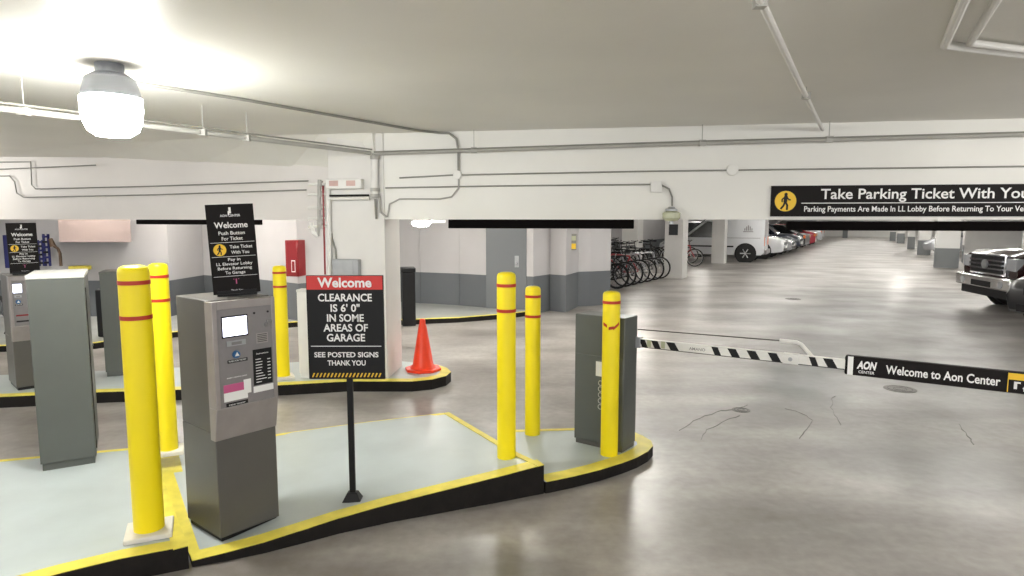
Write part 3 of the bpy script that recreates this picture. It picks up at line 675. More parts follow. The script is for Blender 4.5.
# ------------------------------------------------------------------ main lamp
lp = P(110, 77, zc); lp = at_depth(110, 77, 3.85); R = 31 / F * 3.35; RL = R
zcap = zat(lp.x, lp.y, 92); zbot = zat(lp.x, lp.y, 138)
lamp = thing('ceiling_lamp', 'large lit round ceiling lamp with grey cap at upper left', 'lamp', (lp.x, lp.y, zc), 0, 'garage ceiling lamps')
m = MB(); m.lathe([(0, 0), (.075, 0), (.075, -.055), (0, -.055)], 'lampcap', 20); m.done('mount', lamp)
zc_ = zcap - zc
m = MB(); m.lathe([(.05, -.05), (R * .55, -.055), (R * .82, -.085), (R * .97, zc_ - .02), (R * .97, zc_ - .035), (0, zc_ - .03)], 'lampcap', 32); m.done('lamp_cap', lamp)
hb_ = zbot - zc
m = MB(); m.lathe([(0, zc_ - .036), (R, zc_ - .036), (R * 1.0, zc_ - .10), (R * .94, hb_ + .09), (R * .82, hb_ + .04), (R * .55, hb_ + .01), (0, hb_)], 'globe', 32); m.done('lamp_globe', lamp, label='glowing white globe')
# other ceiling lamps, the unseen round ones added as fill (beyond the beam, in front of the picture edge, down the garage)
def small_lamp(first, x, y, z=zc, label='', group='garage ceiling lamps'):
    if first: return dup(first, (x, y, z), 0, label, group)
    t = thing('ceiling_lamp', label, 'lamp', (x, y, z), 0, group)
    m = MB(); m.lathe([(0, 0), (.06, 0), (.06, -.05), (.15, -.08), (.17, -.13), (0, -.13)], 'lampcap', 24); m.done('lamp_cap', t)
    m = MB(); m.lathe([(0, -.131), (.165, -.131), (.165, -.20), (.14, -.27), (.08, -.30), (0, -.31)], 'lamp2', 24); m.done('lamp_globe', t)
    return t
sl1 = small_lamp(None, P(640, 275).x, P(640, 275).y, zc, 'unseen round lamp over the side bays beyond the beam')
lane0 = P(800, 300)
tl0 = thing('strip_lamp', 'long strip lamp across the driving lane ceiling beyond the beam', 'lamp', (0, 0, zc), 0, 'strip lamps over the driving lane')
m = MB(); m.box(-1.25, 1.25, -.07, .07, -.07, 0, 'lampcap'); m.done('lamp_housing', tl0)
for yy in (-.035, .035): m = MB(); m.tube([(-1.2, yy, -.09), (1.2, yy, -.09)], .019, 'tube', 10); m.done('lamp_tube', tl0)
first = True
for k_ in range(12):
    for o_ in (-3.6, -.9, 1.8):
        p = lane0 + U * (-4.2 + 5.2 * k_) + L * o_; rz_ = math.atan2(L.y, L.x)
        if first: tl0.location = (p.x, p.y, zc); tl0.rotation_euler.z = rz_; first = False
        else: dup(tl0, (p.x, p.y, zc), rz_)
# unseen joists between the strip lamp rows, added to break their light into bands
for k_ in range(12):
    p = lane0 + U * (-1.6 + 5.2 * k_); a_, b_ = p + L * 4.6, p - L * 5.0; w_ = U * .22
    m = MB(); m.prism([(v.x, v.y) for v in (a_ - w_, b_ - w_, b_ + w_, a_ + w_)], 2.22, zc + .01, 'beam'); struct(m.done('ceiling_light_baffle', smooth=False))
for p in (P(640, 345), P(250, 350), P(500, 340), P(780, 246), P(60, 340), P(900, 262), P(1000, 283), P(-120, 350), P(175, 330), P(700, 258)):
    small_lamp(sl1, p.x, p.y, zc, 'unseen round lamp over the side bays beyond the beam')  # hidden lamps added to brighten the bays and back walls
for x, y_ in ((1.9, .6), (-1.8, -1.6), (3.8, -2.0), (4.9, 3.6), (-5.5, 1.5), (-6.5, 4.6)):
    small_lamp(sl1, x, y_, zc, 'unseen round lamp added over the entry side of the garage')  # out-of-view lamps added to brighten the near ceiling and beams
# low bracket lamp seen just under the beam near the pillar
p = at_depth(421, 223, 11.2); t = small_lamp(None, p.x, p.y, zc, 'glowing lamp seen just below the beam right of the pillar', None) if False else None
t = thing('bay_lamp', 'glowing lamp hanging just below beam level right of the pillar', 'lamp', (p.x, p.y, p.z), .1)
m = MB(); m.lathe([(0, -.07), (.13, -.05), (.16, 0), (.14, .03), (0, .035)], 'lamp2', 20); m.done('lamp_globe', t)
m = MB(); m.lathe([(.14, .031), (.12, .07), (.03, .10), (.03, zc - p.z), (0, zc - p.z)], 'offw', 16); m.box(.16, .42, -.04, .04, -.0, .05, 'offw'); m.done('lamp_arm', t)
# ------------------------------------------------------------------ pipes
def pipe(pts, r, label, m='pipe', name='conduit', group='pipes and conduits on the ceiling and beams', clips=(), extra=None):
    t = thing(name, label, 'pipe', (0, 0, 0), 0, group)
    mm = MB(); mm.tube(pts, r, m, 10); mm.done('pipe_run', t)
    for c in clips:
        c = Vector(c); q = MB(); q.box(c.x - r * 1.3, c.x + r * 1.3, c.y - r * 1.3, c.y + r * 1.3, c.z - r * 1.25, c.z + r * 1.25, 'pipe'); q.tube([c, (c.x, c.y, zc)], r * .2, 'pipe', 6); q.done('pipe_hanger', t)
    return t
def bp(px, py, o=.03): q = on_plane(px, py, b0, BD); return q + nf * o
def lpn(px, py, o=.03): q = on_plane(px, py, l0, LD); return q + nrm * o
zp = 2.52
c0 = bp(378, 154, .09); zp = c0.z
run_l = [P(-80, 97, zp), P(0, 108.5, zp), P(190, 131, zp), P(370, 153, zp)]
pipe(run_l, .02, 'long pipe hung below the ceiling from the left edge to the pillar', 'pipe', 'sprinkler_pipe', clips=[P(24, 111.5, zp), P(203, 132.5, zp), P(247, 138, zp)])
pipe([v + Vector((.02, .0, .035)) for v in run_l], .007, 'thin grey conduit running along the hung pipe at left', 'pipe_d')
pipe([bp(378, 154, .09), bp(700, 144, .09), bp(1030, 135, .09), bp(1150, 132, .09)], .022, 'long pipe along the upper part of the white beam, above the parking sign', 'pipe', 'sprinkler_pipe', clips=[bp(701, 144, .09), bp(476, 151, .09), bp(826, 140.5, .09)])
pipe([bp(378, 153, .115), bp(700, 142.5, .115), bp(1030, 133.5, .115)], .008, 'dark thin conduit on top of the long beam pipe', 'pipe_d')
pipe([P(118, 80, zc - .012), P(240, 99, zc - .012), P(415, 130, zc - .012), Vector((bp(440, 134, .04).x, bp(440, 134, .04).y, zc - .014)), Vector((bp(450, 135, .03).x, bp(450, 135, .03).y, zc - .02)), bp(457, 139, .03), bp(459, 150, .03), bp(459, 172, .02)], .012, 'dark conduit from the round ceiling lamp across to the beam', 'pipe_d')
pipe([bp(462, 175, .015), bp(640, 171.5, .015), bp(830, 169, .015), bp(1100, 165.5, .015)], .008, 'thin conduit across the middle of the white beam', 'pipe_d')
pipe([bp(400, 178, .015), bp(456, 175, .015)], .008, 'short thin conduit from the pillar to the round box on the beam', 'pipe_d')
pipe([bp(459, 177, .015), bp(459, 188, .015), bp(452, 197, .015), bp(440, 199, .015), bp(400, 199, .015), bp(390, 204, .015), bp(388, 217, .015)], .009, 'thin conduit curving down towards the lower edge of the beam', 'pipe')
pipe([bp(386, 188, .015), bp(500, 186, .015), bp(651, 184.5, .015)], .008, 'thin conduit running to the square box above the bikes', 'pipe_d')
pipe([bp(661, 185, .015), bp(669, 189, .015), bp(672, 197, .015), bp(672, 206, .015)], .009, 'short bent conduit from the square box to the beam lamp', 'pipe_d')
pipe([lpn(-60, 163), lpn(33, 162), lpn(34, 185), lpn(38, 189), lpn(150, 186.5), lpn(310, 181)], .008, 'upper thin conduit stepping down along the left beam', 'pipe_d')
pipe([lpn(-60, 177), lpn(12, 176), lpn(17, 182), lpn(19, 193), lpn(26, 197.5), lpn(150, 195), lpn(308, 190)], .008, 'lower thin conduit stepping down along the left beam', 'pipe_d')
pipe([lpn(-30, 171, .06), lpn(100, 165.5, .06)], .008, 'short slanting conduit on the left beam below the lamp', 'pipe_d')
pipe([P(745, -32, zc - .06), P(768, 16, zc - .06), P(800, 84, zc - .06), P(826, 137, zc - .06)], .017, 'white pipe running down the ceiling towards the beam', 'offw', clips=[P(760, 2, zc - .06), P(806, 96, zc - .06)])
zt_ = zc - .03
pipe([P(975, -25, zt_), P(945, 45, zt_), P(1040, 57, zt_), P(1100, 64, zt_)], .022, 'outer white pipe bending round the upper right ceiling corner', 'offw')
pipe([P(1012, -25, zt_), P(970, 43, zt_), P(1040, 51.5, zt_), P(1100, 58, zt_)], .018, 'inner white pipe bending round the upper right ceiling corner', 'offw')
# boxes
def jbox(c, w, label, round_=False, m='offw'):
    t = thing('junction_box', label, 'junction box', c, rzb)
    if round_:
        q = MB(); q.lathe([(0, 0), (w, 0), (w, -.035), (0, -.035)], m, 20, (0, 0, 0), 'y'); q.done('box_body', t, bevel=.003); q = MB(); q.lathe([(0, -.035), (w * .8, -.035), (w * .8, -.042), (0, -.042)], m, 20, (0, 0, 0), 'y'); q.done('box_cover', t)
    else:
        MB().box(-w, w, -.045, 0, -w, w, m).done('box_body', t, bevel=.004); MB().box(-w * .9, w * .9, -.052, -.044, -w * .9, w * .9, m).done('box_cover', t, bevel=.002)
    return t
jbox(bp(656, 187, 0), .055, 'small white square box on the beam above the bicycles')
jbox(bp(732, 170, 0), .055, 'small white round box on the beam left of the parking sign', True)
jbox(bp(458, 175, 0), .045, 'small round box on the beam near the pillar', True)
# beam lamp (unlit jar)
t = thing('jar_lamp', 'unlit greenish jar lamp under the white beam above the bicycles', 'lamp', bp(671, 213, .06), rzb)
m = MB(); m.lathe([(0, .06), (.03, .06), (.035, .045), (.06, .035), (.06, .02), (0, .02)], 'steel', 16); m.done('lamp_mount', t)
m = MB(); m.lathe([(.05, .02), (.085, -.0), (.085, -.05), (.06, -.075), (0, -.08)], 'glassy', 20); m.done('lamp_glass', t)
m = MB(); m.tube([(-.0, 0, -.078), (0, 0, -.12)], .02, 'steel', 8); m.box(-.02, .065, -.02, .02, -.215, -.11, 'black'); m.done('sensor_box', t)
# riser on the pillar with valves
t = thing('standpipe', 'white vertical standpipe with valves at the left side of the pillar', 'pipe', (0, 0, 0), 0, None)
def cp(px, py, o): q = on_plane(px, py, cF, BD); return q + nf * o
m = MB(); m.tube([cp(330, 184, .05), cp(331, 230, .05), cp(332, 276, .05), cp(333, 300, .05)], .026, 'offw', 14); m.done('riser_pipe', t)
m = MB(); m.tube([cp(326, 186, .07), cp(327, 230, .07), cp(328, 274, .07)], .010, 'redcab', 8); m.done('red_riser', t, label='thin red pipe')
m = MB()
for yy in (184, 194, 207, 218, 226):
    m.tube([cp(328, yy, .06), cp(311, yy + 1, .06)], .016, 'offw', 8); m.lathe([(0, -.03), (.028, -.03), (.028, .03), (0, .03)], 'pipe', 10, tuple(cp(323, yy, .06)))
m.tube([cp(322, 180, .06), cp(321, 236, .06)], .02, 'pipe', 8); m.tube([cp(314, 222, .06), cp(316, 232, .06), cp(321, 236, .06)], .022, 'offw', 10); m.done('valve_stack', t)
m = MB(); m.tube([cp(333, 196, .08), cp(372, 195.5, .08)], .011, 'black', 8); m.tube([cp(333, 199, .07), cp(372, 198.5, .07)], .018, 'offw', 8); m.done('cross_pipe', t)
t = thing('flow_gauge_box', 'white horizontal box with two red squares at the top of the pillar', 'valve box', cp(347, 184, .05), rzb)
wv = .20; MB().box(-wv, wv, -.05, .03, -.055, .05, 'offw').done('box_body', t, bevel=.008)
for xx in (-.105, .085): MB().box(xx - .05, xx + .05, -.053, -.049, -.025, .03, 'pinkpipe').done('red_square', t, label='faded red square')
t = thing('column_pipe', 'white downpipe fixed to the pillar where the two beams meet', 'pipe', (0, 0, 0), 0, None)
m = MB(); m.tube([cp(377, 160, .06), cp(377, 196, .06)], .036, 'offw', 16); m.done('pipe_run', t)
m = MB(); m.tube([cp(381, 196, .05), cp(382, 212, .05), cp(388, 217, .04)], .012, 'pipe', 8); m.tube([cp(376, 160, .06), cp(376, 154, .08)], .016, 'pipe', 8); m.done('pipe_branch', t)
m = MB(); m.tube([cp(377, 199, .05), cp(378, 219, .05)], .012, 'pipe_d', 8); m.done('pipe_branch', t)
m = MB()
for yy in (158, 190, 196): m.lathe([(0, -.018), (.05, -.018), (.05, .018), (0, .018)], 'pipe', 14, tuple(cp(377, yy, .06)))
m.done('pipe_collar', t)
# electrical box
t = thing('electrical_box', 'grey electrical box on the pillar, above the welcome sign', 'electrical box', cp(350, 268, .0), rzb)
ww = 15 / F * 6.9; MB().box(-ww, ww * .85, -.10, 0, -.14, .10, 'steel').done('box_body', t, bevel=.006); MB().box(-ww * .92, ww * .5, -.106, -.098, -.13, .09, 'steel').done('box_door', t, bevel=.003)
m = MB(); m.tube([(-ww * .85, -.04, .09), (-ww * .9, -.04, .20), (-ww * 1.15, -.03, .32), (-ww * 1.2, -.02, .37)], .010, 'pipe_d', 8); m.done('conduit_tail', t)
# fire hose cabinet on the back wall
zz = P(298, 326); cc = zz * .99; cc.z = zat(cc.x, cc.y, 258); hw = 7 / F * cc.y; hh_ = 18 / F * cc.y
t = thing('fire_hose_cabinet', 'red fire cabinet on the back wall left of the pillar', 'fire cabinet', cc, -.22)
MB().box(-hw, hw, -.12, .12, -hh_, hh_, 'redcab').done('cabinet_body', t, bevel=.01); MB().box(-hw * .75, hw * .9, -.135, -.118, -hh_ * .92, hh_ * .92, 'redcab').done('cabinet_door', t, bevel=.008)
m = MB(); m.box(hw * .0, hw * .6, -.137, -.134, -hh_ * .75, -hh_ * .1, 'white'); m.box(hw * .08, hw * .52, -.139, -.136, -hh_ * .7, -hh_ * .15, 'redcab'); m.done('door_label', t)
# black panel right of the pillar
a_, b_ = P(403, 326.5, 0), P(416, 326, 0); z1 = zat(a_.x, a_.y, 268); d = b_ - a_
t = thing('black_bin', 'tall black bin standing right of the pillar behind the cone', 'bin', ((a_.x + b_.x) / 2, (a_.y + b_.y) / 2, 0), math.atan2(d.y, d.x))
ww = d.length / 2; MB().box(-ww, ww, 0, .3, 0, z1 - .08, 'black').done('bin_body', t, bevel=.01); MB().box(-ww - .01, ww + .01, -.01, .31, z1 - .08, z1, 'black').done('bin_lid', t, bevel=.012)
# dark waste bin between cabinets
a_ = P(96, 342, .085); t = thing('waste_bin', 'dark bin between the tall cabinet and the distant cabinet', 'bin', (a_.x, a_.y + .6, .085), 0)
z1 = zat(a_.x, a_.y, 290); MB().box(-.22, .30, -.22, .22, 0, z1 - .12, 'black').done('bin_body', t, bevel=.02); m = MB(); m.lathe([(0, z1 - .0), (.15, z1 - .02), (.27, z1 - .10), (.27, z1 - .14), (0, z1 - .14)], 'black', 20, (.04, 0, 0)); m.done('bin_lid', t)
# tools on the back-left wall
def wall_thing(px, py0, py1, depth): a = at_depth(px, py0, depth); b = at_depth(px, py1, depth); return a, b
wd = P(30, 322).y - .15
a_, b_ = wall_thing(9.5, 235, 268, wd); t = tag(MB().box(-.055, .055, -.03, .03, 0, a_.z - b_.z, 'navy').done('blue_rail', bevel=.006, loc=b_), 'dark blue upright rail left of the distant sign', 'rail')
for px, top, lab in ((42, 240, 'dark blue rack column hanging beside the distant sign'), (48, 234, 'taller blue rack column right of the distant sign')):
    a_, b_ = wall_thing(px, top, 266, wd); hh_ = a_.z - b_.z; t = thing('tool_rack', lab, 'rack', b_, 0)
    m = MB(); m.box(-.05, -.03, -.02, .02, 0, hh_, 'navy'); m.box(.03, .05, -.02, .02, 0, hh_, 'navy'); m.done('rack_frame', t)
    for i in range(6): m = MB(); m.box(-.035, .035, -.045, .0, hh_ * (i + .5) / 6.2, hh_ * (i + .5) / 6.2 + .035, 'navy' if i % 2 else 'black'); m.done('rack_shelf', t)
a_, b_ = wall_thing(61, 238, 266, wd); hh_ = a_.z - b_.z
t = thing('bent_pipe', 'dark hooked pipe standing against the back wall at left', 'pipe', b_, 0)
m = MB(); m.tube([(0, 0, 0), (.0, 0, hh_ * .45), (-.03, 0, hh_ * .62), (-.12, 0, hh_ * .75)], .025, 'wood', 10); m.done('pipe_body', t)
m = MB(); m.tube([(-.11, 0, hh_ * .7), (-.15, 0, hh_ * .98)], [.05, .03], 'wood', 10); m.done('pipe_head', t)
a_ = at_depth(80, 267.5, wd); t = tag(MB().box(-.14, .14, -.1, .1, 0, .07, 'ypaint').done('yellow_tray', loc=(a_.x, a_.y, a_.z - .04), bevel=.01), 'small pale yellow tray above the tall cabinet', 'tray')
# EXIT-ish notice on wall pier
a_ = at_depth(573, 242, P(572, 309).y - .1); t = thing('wall_notice', 'small green and yellow notice on the wall by the bicycle bay', 'notice', (a_.x, a_.y, a_.z), .2)
MB().box(-.07, .07, -.012, 0, -.16, .16, 'pipe_d').done('notice_board', t); MB().box(-.055, .055, -.016, -.01, -.14, -.03, 'amber').box(-.055, .055, -.016, -.01, .03, .12, 'glassy').done('notice_print', t)
# hairline cracks in the floor slab
for pts_ in (((680, 430), (700, 418), (722, 411), (738, 409), (752, 404)), ((700, 440), (708, 430), (726, 420), (745, 414)), ((782, 408), (800, 412), (812, 420), (806, 432), (796, 440)), ((835, 396), (832, 408), (838, 418), (842, 428)), ((958, 424), (966, 436), (974, 448))):
    pp_ = [P(x + random.uniform(-1.5, 1.5), y) for x, y in pts_]; qq_ = []
    for a_, b_ in zip(pp_, pp_[1:]):
        for u in range(4): qq_.append(a_.lerp(b_, u / 4) + Vector((random.uniform(-.014, .014), random.uniform(-.014, .014), .0004)))
    m = MB(); m.tube(qq_, [.002 + .003 * random.random() for _ in qq_], 'manhole', 5); struct(m.done('floor_crack'))
# manholes
for x, y_, r, lab in ((741, 410, .085, 'small dark round cover in the lane floor nearest the gate'), (900, 389, .16, 'round cover in the lane floor beneath the black sleeve'), (793, 299, .17, 'distant round cover in the lane floor beyond the boom')):
    p = P(x, y_); t = thing('floor_cover', lab, 'manhole cover', p)
    MB().lathe([(0, 0), (r, 0), (r, .003), (0, .003)], 'manhole', 24).done('cover_rim', t)
    m = MB(); m.torus((0, 0, .003), r * .75, .002, 'black', 'z', 24, 5); m.torus((0, 0, .003), r * .4, .002, 'black', 'z', 20, 5); m.done('cover_ring', t)
# ------------------------------------------------------------------ bicycles
def wheel_mesh(m, cx, R, light):
    m.torus((cx, 0, R), R - .025, .027, 'rubber', 'y', 26, 6); m.torus((cx, 0, R), R - .048, .012, light, 'y', 26, 5)
    for i in range(12):
        a = 2 * PI * i / 12; m.tube([(cx, 0, R), (cx + (R - .05) * math.cos(a), 0, R + (R - .05) * math.sin(a))], .002, light, 3, False)
    m.lathe([(0, -.04), (.02, -.04), (.02, .04), (0, .04)], light, 8, (cx, 0, R), 'y')
def make_bike(fm, rimm, label, group):
    t = thing('bicycle', label, 'bicycle', (0, 0, 0), 0, group); R = .34
    for cx in (-.52, .52):
        m = MB(); wheel_mesh(m, cx, R, rimm); m.done('wheel', t)
    bb, st, hd, hb2 = Vector((-.08, 0, .28)), Vector((-.24, 0, .76)), Vector((.32, 0, .80)), Vector((.36, 0, .64))
    m = MB(); r = .024
    for a, b in ((bb, st), (bb, hb2), (st, hd), (hd, hb2)): m.tube([a, b], r, fm, 8)
    for s in (-.05, .05):
        m.tube([bb, (-.52, s, R)], .011, fm, 6); m.tube([st - Vector((0, 0, .04)), (-.52, s, R)], .009, fm, 6)
    m.done('frame', t)
    m = MB()
    for s in (-.05, .05): m.tube([hb2, hb2 + Vector((.02, s, -.06)), (.52, s, R)], .012, fm, 6)
    m.done('fork', t)
    m = MB(); m.tube([hd, hd + Vector((-.02, 0, .14)), hd + Vector((.04, 0, .17))], .014, 'black', 8); m.tube([hd + Vector((-.02, -.30, .20)), hd + Vector((.04, -.15, .18)), hd + Vector((.04, .15, .18)), hd + Vector((-.02, .30, .20))], .014, 'black', 8); m.done('handlebar', t)
    m = MB(); m.tube([st, st + Vector((-.04, 0, .14))], .013, 'chrome', 8); m.hexa([st + Vector(p) for p in ((-.18, -.07, .14), (.09, -.02, .14), (.09, .02, .14), (-.18, .07, .14), (-.18, -.08, .19), (.10, -.022, .175), (.10, .022, .175), (-.18, .08, .19))], 'black'); m.done('saddle', t)
    m = MB(); m.torus((bb.x, .045, bb.z), .09, .006, 'steel', 'y', 20, 4); m.tube([bb + Vector((0, .06, 0)), bb + Vector((.12, .06, -.12))], .009, 'steel', 6); m.tube([bb + Vector((0, -.06, 0)), bb + Vector((-.12, -.06, .12))], .009, 'steel', 6); m.box(.04, .12, .06, .14, .15, .17, 'black'); m.done('crank', t)
    return t
gk = 'bicycles parked in the bay by the column'
protos = {}
def bike(kind, wx, wy, label, face=1, dz=0, rj=0.0, group=gk):
    key = kind
    mats_ = {'k': ('bfr2', 'bfr3'), 's': ('bfr3', 'white'), 'r': ('bfr1', 'white'), 'b': ('bfr2', 'bfr2')}[kind]
    # wheel nearest the lane touches the floor at pixel (wx, wy)
    p = P(wx, wy); h = L * .52; c = p + h; rz = math.atan2(L.y, L.x) + rj + (0 if face > 0 else PI)
    if kind not in protos:
        protos[kind] = make_bike(mats_[0], mats_[1], label, group); t = protos[kind]; t.location = (c.x, c.y, dz); t.rotation_euler.z = rz; return t
    return dup(protos[kind], (c.x, c.y, dz), rz, label, group)
fr = [(616, 289, 'b', 'black bicycle nearest the lane, front of the rack row'), (624, 287, 'k', 'second bicycle of the front rack row'), (632, 285, 'k', 'third bicycle of the front rack row'), (639, 283.3, 'r', 'reddish bicycle in the middle of the front rack row'), (646, 282, 's', 'silver bicycle with bright wheel, right of the reddish one'), (652.5, 280.3, 'k', 'dark bicycle right of the silver one'), (659, 278.8, 's', 'last silver bicycle beside the white column')]
for i, (x, y_, kd, lab) in enumerate(fr): bike(kd, x, y_, lab, 1 if i % 2 else -1, rj=random.uniform(-.08, .08))
lab = 'dark bicycle packed in the back rows of the bay'
q0 = P(616, 289); bn_ = 0
for row, (off, st0, n) in enumerate(((2.0, 4.4, 13), (3.9, 8.2, 6))):
    for i in range(n):
        p = q0 + L * (off + .52) + U * (st0 + i * .44); rz_ = math.atan2(L.y, L.x) + (PI if i % 2 else 0) + random.uniform(-.05, .05)
        dup(protos['b' if i % 3 else 'k'], (p.x, p.y, 0), rz_, lab, gk)
bike('r', 694.5, 266.5, 'red bicycle with white wheel between the two white columns', -1, group=None)
bike('r', 690, 263.5, 'second reddish bicycle half hidden behind the near white column', 1, group=None)
# ------------------------------------------------------------------ vehicles (x forward, y left)
def wheel(t, x, y, R, wdt, sgn):
    m = MB(); m.lathe([(R * .6, -wdt / 2), (R * .93, -wdt / 2), (R, -wdt / 2 + .03), (R, wdt / 2 - .03), (R * .93, wdt / 2), (R * .6, wdt / 2)], 'rubber', 24, (x, y, R), 'y')
    w_ = m.done('wheel', t); s = sgn * wdt / 2
    m = MB(); m.lathe([(0, s * .55), (R * .62, s * .7), (R * .62, s * .98), (R * .55, s * .98), (R * .52, s * .6), (0, s * .6)], 'rim', 24, (x, y, R), 'y')
    for i in range(6):
        a = 2 * PI * i / 6; m.tube([(x, y + s * .8, R), (x + R * .56 * math.cos(a), y + s * .9, R + R * .56 * math.sin(a))], .03, 'rim', 5)
    m.done('wheel_rim', w_)
def loft(m, st, mat_):                     # st: (x, zbot, zmid, ztop, hw_bot, hw_mid, hw_top)
    k = m.mi(mat_); rings = []
    for x, zb_, zm, zt_, hb_, hm, ht in st:
        rings.append([m.bm.verts.new(p) for p in ((x, -hb_, zb_), (x, -hm, zm), (x, -ht, zt_ - .05), (x, -ht * .88, zt_), (x, ht * .88, zt_), (x, ht, zt_ - .05), (x, hm, zm), (x, hb_, zb_))])
    for a, b in zip(rings, rings[1:]):
        for j in range(8): m._f([a[j], a[(j + 1) % 8], b[(j + 1) % 8], b[j]], k)
    m._f(rings[0], k); m._f(rings[-1][::-1], k)
def arch(m, x, hw, R):
    for s in (-1, 1): m.lathe([(0, s * (hw - .05)), (R * 1.17, s * (hw - .05)), (R * 1.17, s * (hw + .006)), (0, s * (hw + .006))], 'rubber', 24, (x, 0, R), 'y')
def car(loc, rz, paint, label, kind='suv', group=None):
    t = thing({'suv': 'car', 'sedan': 'car', 'van': 'van', 'truck': 'pickup_truck'}[kind], label, {'suv': 'car', 'sedan': 'car', 'van': 'van', 'truck': 'truck'}[kind], loc, rz, group)
    if kind == 'truck':
        Lf, hw, R, z0_ = 2.9, 1.0, .41, .38
        body = [(-2.9, .5, .8, 1.28, .9, .97, .95), (-1.0, .42, .8, 1.30, .93, 1.0, .96), (1.2, .42, .8, 1.27, .93, 1.0, .95), (2.2, .45, .8, 1.24, .93, 1.0, .93), (2.72, .5, .8, 1.20, .93, .99, .90), (2.88, .55, .8, 1.12, .88, .95, .86)]
        cab = [(-1.3, 1.25, 1.85, -1.1), (1.25, 1.25, 1.85, .35)]; wx = (-1.85, 1.95)
    elif kind == 'van':
        Lf, hw, R, z0_ = 2.35, .90, .37, .3
        body = [(-2.20, .4, .9, 1.80, .84, .89, .78), (-2.08, .30, .9, 1.90, .87, .90, .80), (-.1, .30, .9, 1.90, .87, .90, .78), (.12, .30, .9, 1.82, .87, .90, .74), (1.02, .30, .85, 1.12, .87, .90, .78), (1.75, .32, .7, .95, .84, .88, .76), (2.15, .38, .6, .74, .72, .78, .70)]
        wx = (-1.48, 1.42)
    elif kind == 'suv':
        Lf, hw, R, z0_ = 2.3, .93, .36, .28
        body = [(-2.3, .4, .8, 1.02, .82, .88, .84), (-2.0, .28, .7, 1.06, .88, .93, .88), (1.0, .28, .7, 1.05, .88, .93, .88), (1.9, .28, .7, .98, .86, .91, .84), (2.25, .32, .65, .86, .80, .86, .78), (2.35, .38, .6, .74, .7, .78, .7)]
        wx = (-1.4, 1.45)
    else:
        Lf, hw, R, z0_ = 2.3, .90, .32, .22
        body = [(-2.3, .35, .7, .92, .80, .84, .80), (-2.0, .24, .6, .98, .85, .90, .85), (1.0, .24, .6, .94, .85, .90, .84), (1.9, .24, .6, .84, .83, .88, .80), (2.25, .28, .55, .72, .77, .82, .74), (2.35, .34, .5, .62, .66, .74, .66)]
        wx = (-1.4, 1.45)
    m = MB(); loft(m, body, paint); bd = m.done('body', t)
    m = MB()
    for x in wx: arch(m, x, hw, R)
    m.done('wheel_arch', t)
    for x in wx:
        for s in (-1, 1): wheel(t, x, s * (hw - .10), R, .22, s)
    xf = body[-1][0]
    if kind != 'van':
        zb_, zr = body[1][3] - .02, {'suv': 1.68, 'sedan': 1.45, 'truck': 1.92}[kind]
        xb0, xb1, xf1, xf0 = {'suv': (-2.2, -1.95, .35, 1.1), 'sedan': (-1.75, -1.0, .2, 1.05), 'truck': (-1.15, -1.0, .35, 1.2)}[kind]
        wb, wt = hw - .06, hw - .24; m = MB()
        m.hexa([Vector(p) for p in ((xb0, -wb, zb_), (xf0, -wb, zb_), (xf0, wb, zb_), (xb0, wb, zb_), (xb1, -wt, zr - .04), (xf1, -wt, zr - .04), (xf1, wt, zr - .04), (xb1, wt, zr - .04))], 'glass'); m.done('windows', t)
        m = MB(); m.hexa([Vector(p) for p in ((xb1 - .03, -wt - .02, zr - .06), (xf1 + .04, -wt - .02, zr - .06), (xf1 + .04, wt + .02, zr - .06), (xb1 - .03, wt + .02, zr - .06), (xb1 + .1, -wt + .06, zr), (xf1 - .1, -wt + .06, zr), (xf1 - .1, wt - .06, zr), (xb1 + .1, wt - .06, zr))], paint)
        for s in (-1, 1):
            for (a0, a1) in ((xb0, xb1), ((xb0 + xf0) / 2, (xb1 + xf1) / 2), (xf0, xf1)): m.tube([(a0, s * (wb + .0), zb_), (a1, s * (wt + .0), zr - .04)], .035, paint, 6)
        m.done('roof', t)
    else:
        m = MB()
        for s in (-1, 1):
            pts = [(.96, 1.02), (-.28, 1.02), (-.28, 1.66), (.10, 1.70)]
            v = [(x, (.90 - (z - .9) * .108) * s + s * .014, z) for x, z in pts]; vi = [(x, yy - s * .03, z) for x, yy, z in v]
            m.hexa([Vector(p) for p in (vi + v)], 'glass')
        m.hexa([Vector(p) for p in ((.96, -.70, 1.16), (.96, .70, 1.16), (.16, .66, 1.76), (.16, -.66, 1.76), (1.02, -.70, 1.16), (1.02, .70, 1.16), (.22, .66, 1.80), (.22, -.66, 1.80))], 'glass'); m.done('windows', t)
        m = MB()
        for s in (-1, 1): m.box(-1.0, 1.3, s * .90 - .012, s * .90 + .012, .62, .68, 'black'); m.box(-2.05, -.5, s * .89 - .008, s * .89 + .008, 1.0, 1.02, 'panel')
        m.done('side_moulding', t)
        m = MB()
        for s in (-1, 1):
            for i, hgt in enumerate((.10, .17, .22, .17, .10)): m.box(-1.72 + i * .07, -1.69 + i * .07, s * .85 - .02, s * .85 + .02, 1.32, 1.32 + hgt, 'panel')
            m.box(-1.76, -1.36, s * .86 - .02, s * .86 + .02, 1.26, 1.29, 'panel')
        m.done('side_emblem', t, label='grey emblem of upright bars')
        m = MB(); m.box(-2.30, -2.15, -.82, .82, .34, .52, 'panel'); m.done('rear_bumper', t, bevel=.02)
